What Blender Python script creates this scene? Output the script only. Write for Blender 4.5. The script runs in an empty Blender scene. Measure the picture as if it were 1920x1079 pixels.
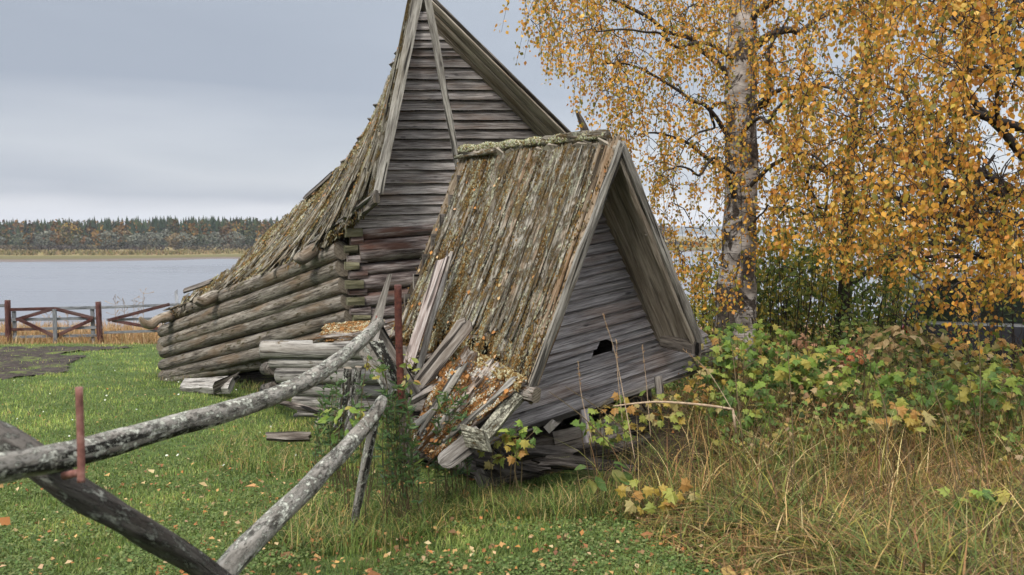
import bpy, math, random
import numpy as np
from mathutils import Vector, Matrix, noise as mn

scene = bpy.context.scene
col = scene.collection
R = np.random.default_rng(7)
random.seed(7)

# ------------------------------------------------------------------ camera, sky, sun, exposure
EYE = Vector((0.0, 0.0, 1.65))
PITCH = math.atan(104.5 / 1600.0)
cam_data = bpy.data.cameras.new("camera")
cam_data.lens = 30.0
cam_data.sensor_width = 36.0
cam_data.clip_start = 0.05
cam_data.clip_end = 9000.0
cam_data.dof.use_dof = True
cam_data.dof.focus_distance = 7.0
cam_data.dof.aperture_fstop = 4.0
cam = bpy.data.objects.new("camera", cam_data)
col.objects.link(cam)
cam.location = EYE
cam.rotation_euler = (math.pi / 2 - PITCH, 0, 0)
scene.camera = cam

SUN_EL, SUN_AZ = math.radians(46), math.radians(-152)   # azimuth clockwise from +Y
world = bpy.data.worlds.new("World")
scene.world = world
world.use_nodes = True
wt = world.node_tree
wt.nodes.clear()
w_out = wt.nodes.new("ShaderNodeOutputWorld")
w_sky = wt.nodes.new("ShaderNodeTexSky")
w_sky.sky_type = 'NISHITA'
w_sky.sun_disc = False
w_sky.sun_elevation = SUN_EL
w_sky.sun_rotation = SUN_AZ
w_b1 = wt.nodes.new("ShaderNodeBackground")
w_b1.inputs[1].default_value = 0.06
wt.links.new(w_sky.outputs[0], w_b1.inputs[0])
w_tc = wt.nodes.new("ShaderNodeTexCoord")
w_sep = wt.nodes.new("ShaderNodeSeparateXYZ")
wt.links.new(w_tc.outputs["Generated"], w_sep.inputs[0])
w_map = wt.nodes.new("ShaderNodeMapping")
w_map.inputs["Scale"].default_value = (1.6, 1.6, 11.0)
wt.links.new(w_tc.outputs["Generated"], w_map.inputs[0])
w_n = wt.nodes.new("ShaderNodeTexNoise")
w_n.inputs["Scale"].default_value = 1.25
w_n.inputs["Detail"].default_value = 4.0
w_n.inputs["Roughness"].default_value = 0.45
wt.links.new(w_map.outputs[0], w_n.inputs["Vector"])
# elevation + soft wobble of the layered cloud
w_ma = wt.nodes.new("ShaderNodeMath"); w_ma.operation = 'MULTIPLY_ADD'
wt.links.new(w_n.outputs[0], w_ma.inputs[0]); w_ma.inputs[1].default_value = 0.16
wt.links.new(w_sep.outputs[2], w_ma.inputs[2])
w_sub = wt.nodes.new("ShaderNodeMath"); w_sub.operation = 'SUBTRACT'
wt.links.new(w_ma.outputs[0], w_sub.inputs[0]); w_sub.inputs[1].default_value = 0.08
w_r = wt.nodes.new("ShaderNodeValToRGB")
cr = w_r.color_ramp
stops = [(0.0, (0.39, 0.395, 0.422)), (0.022, (0.37, 0.377, 0.405)), (0.05, (0.235, 0.252, 0.295)), (0.085, (0.31, 0.322, 0.352)),
         (0.15, (0.212, 0.231, 0.270)), (0.21, (0.218, 0.238, 0.275)), (0.32, (0.28, 0.308, 0.345)), (0.55, (0.85, 0.88, 0.92)), (1.0, (1.6, 1.61, 1.63))]
cr.elements[0].position = stops[0][0]; cr.elements[0].color = (*stops[0][1], 1)
cr.elements[1].position = 1.0; cr.elements[1].color = (*stops[-1][1], 1)
for p_, c_ in stops[1:-1]:
    e_ = cr.elements.new(p_); e_.color = (*c_, 1)
wt.links.new(w_sub.outputs[0], w_r.inputs[0])
w_b2 = wt.nodes.new("ShaderNodeBackground")
w_b2.inputs[1].default_value = 1.0
w_east = wt.nodes.new("ShaderNodeMath"); w_east.operation = 'MULTIPLY_ADD'; w_east.use_clamp = True
wt.links.new(w_sep.outputs[0], w_east.inputs[0]); w_east.inputs[1].default_value = 0.9; w_east.inputs[2].default_value = 0.25
w_br = wt.nodes.new("ShaderNodeMix"); w_br.data_type = 'RGBA'; w_br.blend_type = 'MIX'
w_sc = wt.nodes.new("ShaderNodeMath"); w_sc.operation = 'MULTIPLY'; w_sc.inputs[1].default_value = 0.85
wt.links.new(w_east.outputs[0], w_sc.inputs[0]); wt.links.new(w_sc.outputs[0], w_br.inputs[0])
w_up = wt.nodes.new("ShaderNodeVectorMath"); w_up.operation = 'MULTIPLY_ADD'
wt.links.new(w_r.outputs[0], w_up.inputs[0]); w_up.inputs[1].default_value = (0.9, 0.9, 0.85); w_up.inputs[2].default_value = (0.17, 0.175, 0.185)
wt.links.new(w_r.outputs[0], w_br.inputs[6]); wt.links.new(w_up.outputs[0], w_br.inputs[7])
wt.links.new(w_br.outputs[2], w_b2.inputs[0])
w_mix = wt.nodes.new("ShaderNodeMixShader")
w_mix.inputs[0].default_value = 0.86
wt.links.new(w_b1.outputs[0], w_mix.inputs[1])
wt.links.new(w_b2.outputs[0], w_mix.inputs[2])
wt.links.new(w_mix.outputs[0], w_out.inputs[0])

sun_data = bpy.data.lights.new("sun", 'SUN')
sun_data.energy = 1.5
sun_data.angle = math.radians(12)
sun_data.color = (1.0, 0.95, 0.87)
sun = bpy.data.objects.new("sun", sun_data)
col.objects.link(sun)
_sd = Vector((math.sin(SUN_AZ) * math.cos(SUN_EL), math.cos(SUN_AZ) * math.cos(SUN_EL), math.sin(SUN_EL)))
sun.rotation_euler = _sd.to_track_quat('Z', 'Y').to_euler()
sun.location = (0, 0, 30)

scene.view_settings.view_transform = 'Standard'
scene.view_settings.look = 'None'
scene.view_settings.exposure = 0.97
scene.view_settings.gamma = 1.0
scene.view_settings.use_curve_mapping = False

HAZE = 0.0002
# ------------------------------------------------------------------ helpers
def P(px, py, d):
    """point seen at a pixel of the 1920 wide photograph, d metres ahead"""
    a = PITCH
    u, v = (px - 960) / 1600.0, -(py - 539.5) / 1600.0
    dr = Vector((u, math.cos(a) + v * math.sin(a), -math.sin(a) + v * math.cos(a)))
    return EYE + dr * (d / dr.y)

def on_plane(px, py, o, n):
    q = P(px, py, 1.0) - EYE
    return EYE + q * ((o - EYE).dot(n) / q.dot(n))

def ground(x, y):
    z = -0.08 * max(0.0, y - 4.0) if y > 4 else 0.0
    z += 0.42 * math.exp(-((x - 3.0) ** 2 / 5 + (y - 8.2) ** 2 / 4))
    if y > 30:
        t = min(1.0, (y - 30) / 26.0)
        z = -2.08 - 6.0 * t * t * (3 - 2 * t) - 0.0
    z += 0.03 * mn.noise(Vector((x * 0.8, y * 0.8, 0.0))) + 0.05 * mn.noise(Vector((x * 0.2, y * 0.2, 3.0)))
    return z

def gnd_np(X, Y):
    return np.array([ground(float(a), float(b)) for a, b in zip(X, Y)])

def G(px, py, dmin=2.0, dmax=60):
    """where the view ray meets the ground"""
    q = P(px, py, 1.0) - EYE
    t = dmin
    while t < dmax:
        p = EYE + q * t
        if p.z <= ground(p.x, p.y):
            return p
        t += 0.02
    return EYE + q * dmax

def tag(o, label=None, cat=None, group=None, kind=None):
    if label: o['label'] = label
    if cat: o['category'] = cat
    if group: o['group'] = group
    if kind: o['kind'] = kind
    return o

def link(name, me, parent=None):
    o = bpy.data.objects.new(name, me)
    col.objects.link(o)
    if parent is not None:
        o.parent = parent
    return o

def thing(name, label, cat, group=None, loc=(0, 0, 0)):
    o = bpy.data.objects.new(name, None)
    o.empty_display_size = 0.2
    col.objects.link(o)
    o.location = loc
    tag(o, label, cat, group)
    return o

def child_fix(o, parent):
    o.parent = parent
    o.matrix_parent_inverse = Matrix.Translation(-Vector(parent.location))

def mesh(name, verts, faces, mat, parent=None, uvs=None, smooth=False, mats=None, midx=None):
    me = bpy.data.meshes.new(name)
    me.from_pydata([tuple(v) for v in verts], [], faces)
    if uvs is not None:
        uvl = me.uv_layers.new(name="UVMap")
        flat = [c for f in uvs for uv in f for c in uv]
        uvl.data.foreach_set("uv", flat)
    if mats:
        for m_ in mats: me.materials.append(m_)
    else:
        me.materials.append(mat)
    if midx is not None:
        me.polygons.foreach_set("material_index", midx)
    if smooth is True:
        me.polygons.foreach_set("use_smooth", [True] * len(me.polygons))
    elif smooth:
        me.polygons.foreach_set("use_smooth", smooth)
    me.update()
    o = link(name, me)
    if parent is not None:
        child_fix(o, parent)
    return o

def np_mesh(name, V, F, mat, C=None, parent=None, smooth=False):
    """fast mesh from arrays; C = one intrinsic colour per vertex"""
    me = bpy.data.meshes.new(name)
    nv, nf, k = len(V), len(F), F.shape[1]
    me.vertices.add(nv); me.vertices.foreach_set("co", np.ascontiguousarray(V, dtype=np.float32).ravel())
    me.loops.add(nf * k); me.loops.foreach_set("vertex_index", F.astype(np.int32).ravel())
    me.polygons.add(nf)
    me.polygons.foreach_set("loop_start", np.arange(0, nf * k, k, dtype=np.int32))
    me.polygons.foreach_set("loop_total", np.full(nf, k, dtype=np.int32))
    if smooth: me.polygons.foreach_set("use_smooth", np.ones(nf, dtype=bool))
    if C is not None:
        at = me.color_attributes.new("Col", 'FLOAT_COLOR', 'POINT')
        cc = np.ones((nv, 4), dtype=np.float32); cc[:, :3] = C
        at.data.foreach_set("color", cc.ravel())
    me.materials.append(mat)
    me.update(calc_edges=True)
    o = link(name, me)
    if parent is not None:
        child_fix(o, parent)
    return o

def scatter(tv, tf, pos, xa, ya, sc, colr):
    """copies of a small template: x axis, y axis per copy"""
    tv = np.asarray(tv, float); tf = np.asarray(tf, int)
    n, k = len(pos), len(tv)
    za = np.cross(xa, ya)
    sc = np.asarray(sc, float)
    if sc.ndim == 1: sc = np.stack([sc] * 3, 1)
    V = (pos[:, None, :] + tv[None, :, 0, None] * (xa * sc[:, :1])[:, None, :]
         + tv[None, :, 1, None] * (ya * sc[:, 1:2])[:, None, :] + tv[None, :, 2, None] * (za * sc[:, 2:3])[:, None, :])
    F = (tf[None] + (np.arange(n) * k)[:, None, None]).reshape(-1, tf.shape[1])
    C = np.repeat(colr, k, axis=0)
    return V.reshape(-1, 3), F, C

def unit(a):
    return a / np.maximum(np.linalg.norm(a, axis=-1, keepdims=True), 1e-9)

def frames(down, n, spread=1.0):
    """random frames whose y axis is about `down`"""
    y = unit(down + R.normal(0, spread, (n, 3)))
    r = unit(R.normal(0, 1, (n, 3)))
    x = unit(np.cross(y, r))
    return x, y

def pick(cols, w, n, var=0.15):
    cols = np.array(cols, float); w = np.array(w, float); w /= w.sum()
    c = cols[R.choice(len(cols), n, p=w)]
    return np.clip(c * (1 + R.normal(0, var, (n, 1))) * (1 + R.normal(0, var * 0.3, (n, 3))), 0.003, 1)

def board(name, C0, C1, W0, W1, t, N, mat, parent=None, n=8, wave=0.004, ragged=0.0, bow=0.0, seed=None, mats=None, cap=None, shape=None, segs=3):
    """a sawn board: middle line C0-C1, half width vectors W0/W1, thickness t along N. rough edges, split ends"""
    rr = random.Random(seed if seed is not None else random.random())
    N = N.normalized()
    L = (C1 - C0).length
    ax = (C1 - C0).normalized()
    cols_ = segs + 1
    e0 = [rr.uniform(-ragged, ragged) for _ in range(cols_)]
    e1 = [rr.uniform(-ragged, ragged) for _ in range(cols_)]
    off = rr.uniform(0, 50)
    verts, ring_u = [], []
    for i in range(n + 1):
        s = i / n
        c = C0.lerp(C1, s) + N * (bow * 4 * s * (1 - s))
        w = W0.lerp(W1, s)
        wl = w.length
        k = shape(s) if shape else 1.0
        row = []
        for side in (1, -1):
            for j in range(cols_):
                f = -1 + 2 * j / segs
                if side == -1: f = -f
                jj = j if side == 1 else cols_ - 1 - j
                e = 0
                if i == 0: e = e0[jj]
                elif i == n: e = e1[jj]
                dn = mn.noise(Vector((s * L * 3 + off, f * 2 + side * 7, off))) * wave
                dw = mn.noise(Vector((s * L * 4 + off, side * 3.1 + (5 if f > 0 else 0), off * 2))) * wave * 1.5 if abs(f) > .99 else 0
                edge = -0.18 if (abs(f) > .99) else 0.0
                row.append(c + w * (f * k) + N * (t * 0.5 * side * (1 + edge) + dn) + (w / max(wl, 1e-6)) * dw + ax * e)
        verts += row
        ring_u.append(s * L)
    m = 2 * cols_
    faces, uvs, mi = [], [], []
    wid = (W0.length + W1.length)
    vper = []
    acc = 0
    for j in range(m + 1):
        vper.append(acc)
        acc += wid / segs if (j % cols_) != cols_ - 1 else t
    for i in range(n):
        for j in range(m):
            a, b = i * m + j, i * m + (j + 1) % m
            faces.append((a, b, b + m, a + m))
            uvs.append(((ring_u[i], vper[j]), (ring_u[i], vper[j + 1]), (ring_u[i + 1], vper[j + 1]), (ring_u[i + 1], vper[j])))
            mi.append(0)
    for base, flip in ((0, True), (n * m, False)):
        for j in range(segs):
            q = [base + j, base + j + 1, base + m - 2 - j, base + m - 1 - j]
            uv = ((j * .02, 0), (j * .02 + .02, 0), (j * .02 + .02, t), (j * .02, t))
            if flip: q = q[::-1]
            faces.append(tuple(q)); uvs.append(uv); mi.append(1 if cap else 0)
    return mesh(name, verts, faces, mat, parent, uvs, mats=[mat, cap] if cap else None, midx=mi if cap else None)

def tube(name, pts, rad, mat, parent=None, sides=10, cap=None, rough=0.06, n=None, square=0.0, seed=None, smooth=True, freq=3.0):
    """log / pole / stem through pts with radii rad (list); squarish when square>0"""
    rr = random.Random(seed if seed is not None else random.random())
    off = rr.uniform(0, 99)
    pts = [Vector(p) for p in pts]
    if n:
        # resample with catmull-rom
        q, rq = [], []
        k = len(pts)
        for i in range(n + 1):
            s = i / n * (k - 1); a = min(int(s), k - 2); f = s - a
            p0, p1, p2, p3 = pts[max(a - 1, 0)], pts[a], pts[a + 1], pts[min(a + 2, k - 1)]
            q.append(0.5 * ((2 * p1) + (p2 - p0) * f + (2 * p0 - 5 * p1 + 4 * p2 - p3) * f * f + (3 * p1 - p0 - 3 * p2 + p3) * f ** 3))
            rq.append(rad[a] + (rad[a + 1] - rad[a]) * f)
        pts, rad = q, rq
    k = len(pts)
    verts, U = [], []
    acc = 0
    ref = Vector((0, 0, 1))
    d0 = (pts[-1] - pts[0]).normalized()
    if abs(d0.z) > 0.8: ref = Vector((0, 1, 0))
    for i in range(k):
        d = (pts[min(i + 1, k - 1)] - pts[max(i - 1, 0)]).normalized()
        x = d.cross(ref).normalized(); y = x.cross(d).normalized()
        if i: acc += (pts[i] - pts[i - 1]).length
        U.append(acc)
        for j in range(sides):
            a = 2 * math.pi * j / sides
            ca, sa = math.cos(a), math.sin(a)
            r = rad[i]
            if square:
                m_ = max(abs(ca), abs(sa)); r *= (1 - square) + square / m_
            r *= 1 + rough * 2 * mn.noise(Vector((ca * 1.3 + off, sa * 1.3, acc * freq + off)))
            verts.append(pts[i] + (x * ca + y * sa) * r)
    faces, uvs, mi, sm = [], [], [], []
    per = 2 * math.pi * (sum(rad) / len(rad)) / sides
    for i in range(k - 1):
        for j in range(sides):
            a, b = i * sides + j, i * sides + (j + 1) % sides
            faces.append((a, b, b + sides, a + sides))
            uvs.append(((U[i], j * per), (U[i], (j + 1) * per), (U[i + 1], (j + 1) * per), (U[i + 1], j * per)))
            mi.append(0); sm.append(smooth)
    for base, ci, rev in ((0, 0, True), ((k - 1) * sides, k - 1, False)):
        q = [base + j for j in range(sides)]
        if rev: q = q[::-1]
        faces.append(tuple(q))
        uvs.append([(0.5 + rad[ci] * math.cos(2 * math.pi * j / sides), 0.5 + rad[ci] * math.sin(2 * math.pi * j / sides)) for j in range(sides)])
        mi.append(1 if cap else 0); sm.append(False)
    return mesh(name, verts, faces, mat, parent, uvs, smooth=sm, mats=[mat, cap] if cap else None, midx=mi if cap else None)

def tubes_np(paths, radii, sides=4):
    """many thin tubes at once: paths list of (k,3), radii list of (k,)"""
    Vs, Fs, base = [], [], 0
    ang = np.arange(sides) * 2 * math.pi / sides
    for p, r in zip(paths, radii):
        p = np.asarray(p, float); k = len(p)
        d = unit(np.gradient(p, axis=0))
        ref = np.array([0.3, 0.9, 0.2])
        x = unit(np.cross(d, ref)); y = np.cross(x, d)
        V = p[:, None] + (x[:, None] * np.cos(ang)[None, :, None] + y[:, None] * np.sin(ang)[None, :, None]) * np.asarray(r)[:, None, None]
        Vs.append(V.reshape(-1, 3))
        i = np.arange(k - 1)[:, None] * sides; j = np.arange(sides)[None]
        a = base + i + j; b = base + i + (j + 1) % sides
        Fs.append(np.stack([a, b, b + sides, a + sides], -1).reshape(-1, 4))
        base += k * sides
    return np.concatenate(Vs), np.concatenate(Fs)

def box(name, lo, hi, mat, parent=None, bevel=0.0):
    x0, y0, z0 = lo; x1, y1, z1 = hi
    v = [(x0, y0, z0), (x1, y0, z0), (x1, y1, z0), (x0, y1, z0), (x0, y0, z1), (x1, y0, z1), (x1, y1, z1), (x0, y1, z1)]
    f = [(0, 3, 2, 1), (4, 5, 6, 7), (0, 1, 5, 4), (1, 2, 6, 5), (2, 3, 7, 6), (3, 0, 4, 7)]
    uv = [((0, 0), (1, 0), (1, 1), (0, 1))] * 6
    return mesh(name, v, f, mat, parent, uv)
# ------------------------------------------------------------------ materials
class NT:
    def __init__(s, name):
        s.m = bpy.data.materials.new(name); s.m.use_nodes = True
        s.t = s.m.node_tree; s.t.nodes.clear()
        s.out = s.n("ShaderNodeOutputMaterial")
    def n(s, typ, **kw):
        nd = s.t.nodes.new(typ)
        for k, v in kw.items():
            if k.startswith("i_"):
                nd.inputs[k[2:].replace("_", " ")].default_value = v
            else: setattr(nd, k, v)
        return nd
    def l(s, a, b): s.t.links.new(a, b)
    def val(s, x, inp):
        if isinstance(x, (int, float)): inp.default_value = x
        elif isinstance(x, tuple): inp.default_value = x if len(x) != 3 or inp.type == 'VECTOR' else (*x, 1)
        else: s.l(x, inp)
    def math(s, op, a, b=0.0, c=None, clamp=False):
        nd = s.n("ShaderNodeMath", operation=op, use_clamp=clamp)
        s.val(a, nd.inputs[0]); s.val(b, nd.inputs[1])
        if c is not None: s.val(c, nd.inputs[2])
        return nd.outputs[0]
    def mix(s, f, a, b, mode='MIX'):
        nd = s.n("ShaderNodeMix", data_type='RGBA', blend_type=mode)
        s.val(f, nd.inputs[0]); s.val(a, nd.inputs[6]); s.val(b, nd.inputs[7])
        return nd.outputs[2]
    def ramp(s, x, stops, interp='LINEAR'):
        nd = s.n("ShaderNodeValToRGB"); cr = nd.color_ramp; cr.interpolation = interp
        while len(cr.elements) < len(stops): cr.elements.new(0.5)
        for e, (p, c) in zip(cr.elements, stops):
            e.position = p; e.color = (*c, 1) if isinstance(c, tuple) else (c, c, c, 1)
        s.l(x, nd.inputs[0]); return nd.outputs[0]
    def noise(s, vec, scale, detail=4.0, rough=0.55, dist=0.0):
        nd = s.n("ShaderNodeTexNoise")
        nd.inputs["Scale"].default_value = scale; nd.inputs["Detail"].default_value = detail
        nd.inputs["Roughness"].default_value = rough; nd.inputs["Distortion"].default_value = dist
        s.l(vec, nd.inputs["Vector"]); return nd.outputs[0]
    def voro(s, vec, scale):
        nd = s.n("ShaderNodeTexVoronoi"); nd.inputs["Scale"].default_value = scale
        s.l(vec, nd.inputs["Vector"]); return nd
    def vec(s, v, scale=(1, 1, 1), add=None):
        o = v
        if add is not None:
            nd = s.n("ShaderNodeVectorMath", operation='ADD'); s.l(o, nd.inputs[0]); s.l(add, nd.inputs[1]); o = nd.outputs[0]
        nd = s.n("ShaderNodeVectorMath", operation='MULTIPLY'); s.l(o, nd.inputs[0]); nd.inputs[1].default_value = scale
        return nd.outputs[0]
    def bump(s, h, strength=0.5, dist=0.01, prev=None):
        nd = s.n("ShaderNodeBump"); nd.inputs["Strength"].default_value = strength; nd.inputs["Distance"].default_value = dist
        s.l(h, nd.inputs["Height"])
        if prev: s.l(prev, nd.inputs["Normal"])
        return nd.outputs[0]
    def bsdf(s, colr, rough=0.85, bump=None, spec=0.25, **kw):
        nd = s.n("ShaderNodeBsdfPrincipled")
        s.val(colr, nd.inputs["Base Color"]); s.val(rough, nd.inputs["Roughness"])
        nd.inputs["Specular IOR Level"].default_value = spec
        for k, v in kw.items(): s.val(v, nd.inputs[k.replace("_", " ")])
        if bump: s.l(bump, nd.inputs["Normal"])
        s.l(nd.outputs[0], s.out.inputs[0]); return nd

def rand_uv(t):
    tc = t.n("ShaderNodeTexCoord")
    oi = t.n("ShaderNodeObjectInfo")
    r = oi.outputs["Random"]
    cx = t.n("ShaderNodeCombineXYZ")
    t.l(t.math('MULTIPLY', r, 57.0), cx.inputs[0]); t.l(t.math('MULTIPLY', r, 23.0), cx.inputs[1]); t.l(t.math('MULTIPLY', r, 91.0), cx.inputs[2])
    return tc, r, cx.outputs[0]

def wood(name, dark, mid, light, warm=(0.2, 0.12, 0.07), warm_amt=0.25, grain=70.0, lichen=0.0, lich_col=(0.42, 0.43, 0.33), moss=0.0,
         moss_cols=((0.075, 0.045, 0.018), (0.16, 0.11, 0.04)), crack=0.5, vary=0.22, bumps=0.6, lscale=1.0, stain=0.3):
    t = NT(name)
    tc, r, off = rand_uv(t)
    uv = tc.outputs["UV"]
    g1 = t.noise(t.vec(uv, (4.5, grain, 1), off), 1.0, 6.0, 0.7, 0.15)
    g2 = t.noise(t.vec(uv, (1.6, grain * 0.28, 1), off), 1.0, 4.0, 0.6, 0.3)
    gm = t.math('MULTIPLY_ADD', g1, 0.6, t.math('MULTIPLY', g2, 0.4))
    c = t.ramp(gm, [(0.395, dark), (0.49, mid), (0.59, light)])
    # warm / brown staining
    st = t.noise(t.vec(uv, (1.3, 5.0, 1), off), 1.0, 3.0)
    c = t.mix(t.math('MULTIPLY', t.ramp(st, [(0.5, 0.0), (0.68, 1.0)]), warm_amt), c, warm)
    st2 = t.noise(t.vec(uv, (2.1, 9.0, 3), off), 1.0, 3.0)
    c = t.mix(t.math('MULTIPLY', t.ramp(st2, [(0.5, 0.0), (0.7, 1.0)]), stain), c, tuple(x * 0.35 for x in dark))
    # long dark cracks
    ck = t.noise(t.vec(uv, (1.1, grain * 0.5, 5), off), 1.0, 2.0, 0.5, 0.4)
    ckm = t.ramp(ck, [(0.37, 1.0), (0.42, 0.0)])
    c = t.mix(t.math('MULTIPLY', ckm, crack), c, tuple(x * 0.18 for x in dark))
    # knots
    vo = t.voro(t.vec(uv, (3.0, 7.5, 1), off), 1.0)
    kn = t.ramp(vo.outputs["Distance"], [(0.07, 1.0), (0.13, 0.0)])
    c = t.mix(t.math('MULTIPLY', kn, 0.6), c, tuple(x * 0.3 for x in dark))
    h = t.math('SUBTRACT', gm, t.math('MULTIPLY', ckm, 0.45))
    if moss > 0:
        ms = t.noise(t.vec(uv, (5.0 * lscale, 13.0 * lscale, 2), off), 1.0, 6.0, 0.72)
        mm = t.ramp(ms, [(0.62 - 0.3 * moss, 0.0), (0.70 - 0.3 * moss, 1.0)])
        mf = t.noise(t.vec(uv, (60, 90, 2), off), 1.0, 3.0, 0.7)
        mc = t.ramp(mf, [(0.35, moss_cols[0]), (0.65, moss_cols[1])])
        c = t.mix(mm, c, mc)
        h = t.math('ADD', h, t.math('MULTIPLY', mm, t.math('MULTIPLY_ADD', mf, 0.9, 0.25)))
    if lichen > 0:
        ls = t.noise(t.vec(uv, (9.0 * lscale, 20.0 * lscale, 4), off), 1.0, 7.0, 0.78)
        lm = t.ramp(ls, [(0.68 - 0.28 * lichen, 0.0), (0.72 - 0.28 * lichen, 1.0)])
        lf = t.noise(t.vec(uv, (70, 90, 1), off), 1.0, 2.0)
        lc = t.mix(t.ramp(lf, [(0.4, 0.0), (0.6, 1.0)]), tuple(x * 0.6 for x in lich_col), tuple(min(1, x * 1.25) for x in lich_col))
        c = t.mix(lm, c, lc)
        h = t.math('ADD', h, t.math('MULTIPLY', lm, 0.3))
    br = t.math('MULTIPLY_ADD', r, vary * 2, 1.0 - vary)
    hsv = t.n("ShaderNodeHueSaturation"); t.l(c, hsv.inputs["Color"]); t.l(br, hsv.inputs["Value"])
    t.bsdf(hsv.outputs[0], 0.9, t.bump(h, min(1.0, bumps * 1.2), 0.022), spec=0.15)
    return t.m

W_plank = wood("barn_plank", (0.085, 0.073, 0.07), (0.25, 0.228, 0.218), (0.43, 0.40, 0.385), warm=(0.19, 0.115, 0.07), warm_amt=0.5, grain=90, crack=0.35, stain=0.35, vary=0.25)
W_porch = wood("porch_plank", (0.10, 0.09, 0.095), (0.255, 0.238, 0.242), (0.43, 0.405, 0.41), warm=(0.21, 0.125, 0.08), warm_amt=0.4, grain=110, crack=0.22, stain=0.25, vary=0.16)
W_log = wood("barn_log", (0.075, 0.062, 0.05), (0.195, 0.168, 0.138), (0.34, 0.305, 0.26), warm=(0.20, 0.13, 0.075), warm_amt=0.6, grain=46, lichen=0.18, lich_col=(0.27, 0.26, 0.18), moss=0.16, moss_cols=((0.05, 0.042, 0.016), (0.11, 0.09, 0.04)), stain=0.35)
W_loglow = wood("dark_red_log", (0.045, 0.034, 0.031), (0.15, 0.12, 0.112), (0.30, 0.265, 0.25), warm=(0.11, 0.055, 0.04), warm_amt=0.9, grain=40, stain=0.55, vary=0.15)
W_notch = wood("notch_block", (0.06, 0.055, 0.032), (0.135, 0.125, 0.075), (0.21, 0.195, 0.13), warm=(0.08, 0.05, 0.03), lichen=0.1, grain=30, vary=0.35)
W_stub = wood("pale_log", (0.12, 0.108, 0.10), (0.24, 0.225, 0.205), (0.38, 0.36, 0.33), warm=(0.2, 0.15, 0.11), grain=42, moss=0.04, stain=0.2, crack=0.7)
W_verge = wood("verge_board", (0.11, 0.098, 0.085), (0.225, 0.21, 0.185), (0.36, 0.34, 0.305), warm=(0.20, 0.16, 0.10), grain=48, lichen=0.12, lich_col=(0.33, 0.32, 0.22), crack=0.9, bumps=0.9)
W_soffit = wood("soffit_board", (0.17, 0.14, 0.11), (0.29, 0.25, 0.20), (0.40, 0.355, 0.295), warm=(0.13, 0.08, 0.045), warm_amt=0.5, grain=50, stain=0.3, vary=0.14)
W_roof = wood("barn_roof_board", (0.07, 0.06, 0.045), (0.215, 0.19, 0.15), (0.39, 0.36, 0.30), warm=(0.2, 0.12, 0.05), warm_amt=0.6, grain=55, lichen=0.46, lich_col=(0.31, 0.295, 0.215), moss=0.36,
              moss_cols=((0.07, 0.048, 0.018), (0.19, 0.13, 0.05)), crack=1.0, bumps=1.0, lscale=1.2)
W_proof = wood("porch_roof_board", (0.08, 0.067, 0.05), (0.24, 0.21, 0.17), (0.42, 0.39, 0.335), warm=(0.24, 0.14, 0.07), warm_amt=0.7, grain=60, lichen=0.5, lich_col=(0.36, 0.35, 0.26), moss=0.45,
               moss_cols=((0.075, 0.05, 0.022), (0.19, 0.13, 0.06)), crack=1.0, bumps=1.0, lscale=1.3)
W_clean = wood("bare_roof_board", (0.12, 0.085, 0.055), (0.24, 0.185, 0.13), (0.36, 0.30, 0.23), warm=(0.24, 0.14, 0.07), warm_amt=0.7, grain=60, lichen=0.12, moss=0.1, crack=0.9, bumps=0.9)
W_grey = wood("silver_board", (0.12, 0.105, 0.09), (0.25, 0.225, 0.20), (0.40, 0.37, 0.34), warm=(0.24, 0.17, 0.12), grain=55, crack=0.9, bumps=0.8, lichen=0.05)
W_brown = wood("brown_grey_board", (0.08, 0.062, 0.05), (0.165, 0.138, 0.115), (0.26, 0.23, 0.20), warm=(0.16, 0.10, 0.07), grain=50, crack=0.9, bumps=0.9, lichen=0.05)
W_moss = wood("lichen_crust", (0.12, 0.10, 0.07), (0.2, 0.18, 0.13), (0.3, 0.28, 0.22), grain=30, lichen=0.85, lich_col=(0.40, 0.385, 0.30), moss=0.3, bumps=1.0, lscale=2.2)
W_pink = wood("pinkish_board", (0.12, 0.09, 0.08), (0.25, 0.20, 0.18), (0.38, 0.335, 0.31), warm=(0.28, 0.13, 0.10), warm_amt=0.8, lichen=0.15, grain=55, crack=0.8)
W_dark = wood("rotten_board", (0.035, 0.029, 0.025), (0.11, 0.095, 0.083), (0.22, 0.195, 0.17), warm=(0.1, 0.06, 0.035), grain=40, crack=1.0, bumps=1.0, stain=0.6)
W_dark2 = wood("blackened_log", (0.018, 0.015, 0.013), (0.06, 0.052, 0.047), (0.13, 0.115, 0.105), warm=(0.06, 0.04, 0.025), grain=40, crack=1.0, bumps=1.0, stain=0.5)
W_rust = wood("mossy_debris", (0.07, 0.055, 0.045), (0.24, 0.205, 0.175), (0.42, 0.38, 0.34), warm=(0.17, 0.09, 0.045), warm_amt=0.5, grain=45, lichen=0.34, lich_col=(0.44, 0.43, 0.37), moss=0.45,
              moss_cols=((0.06, 0.03, 0.012), (0.17, 0.085, 0.03)), crack=1.0, bumps=1.0, lscale=0.9)
W_pole = wood("lichen_pole", (0.11, 0.10, 0.085), (0.23, 0.21, 0.185), (0.34, 0.32, 0.29), warm=(0.17, 0.13, 0.09), grain=28, lichen=0.62, lich_col=(0.44, 0.44, 0.38), moss=0.25, moss_cols=((0.05, 0.045, 0.04), (0.12, 0.11, 0.09)), crack=1.0, bumps=0.8, lscale=1.8, vary=0.05)
W_pole2 = wood("dark_lichen_pole", (0.02, 0.017, 0.015), (0.055, 0.048, 0.043), (0.11, 0.10, 0.09), warm=(0.05, 0.035, 0.025), grain=28, lichen=0.55, lich_col=(0.16, 0.16, 0.14), crack=0.6, bumps=0.8, lscale=1.8, vary=0.05)
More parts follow.
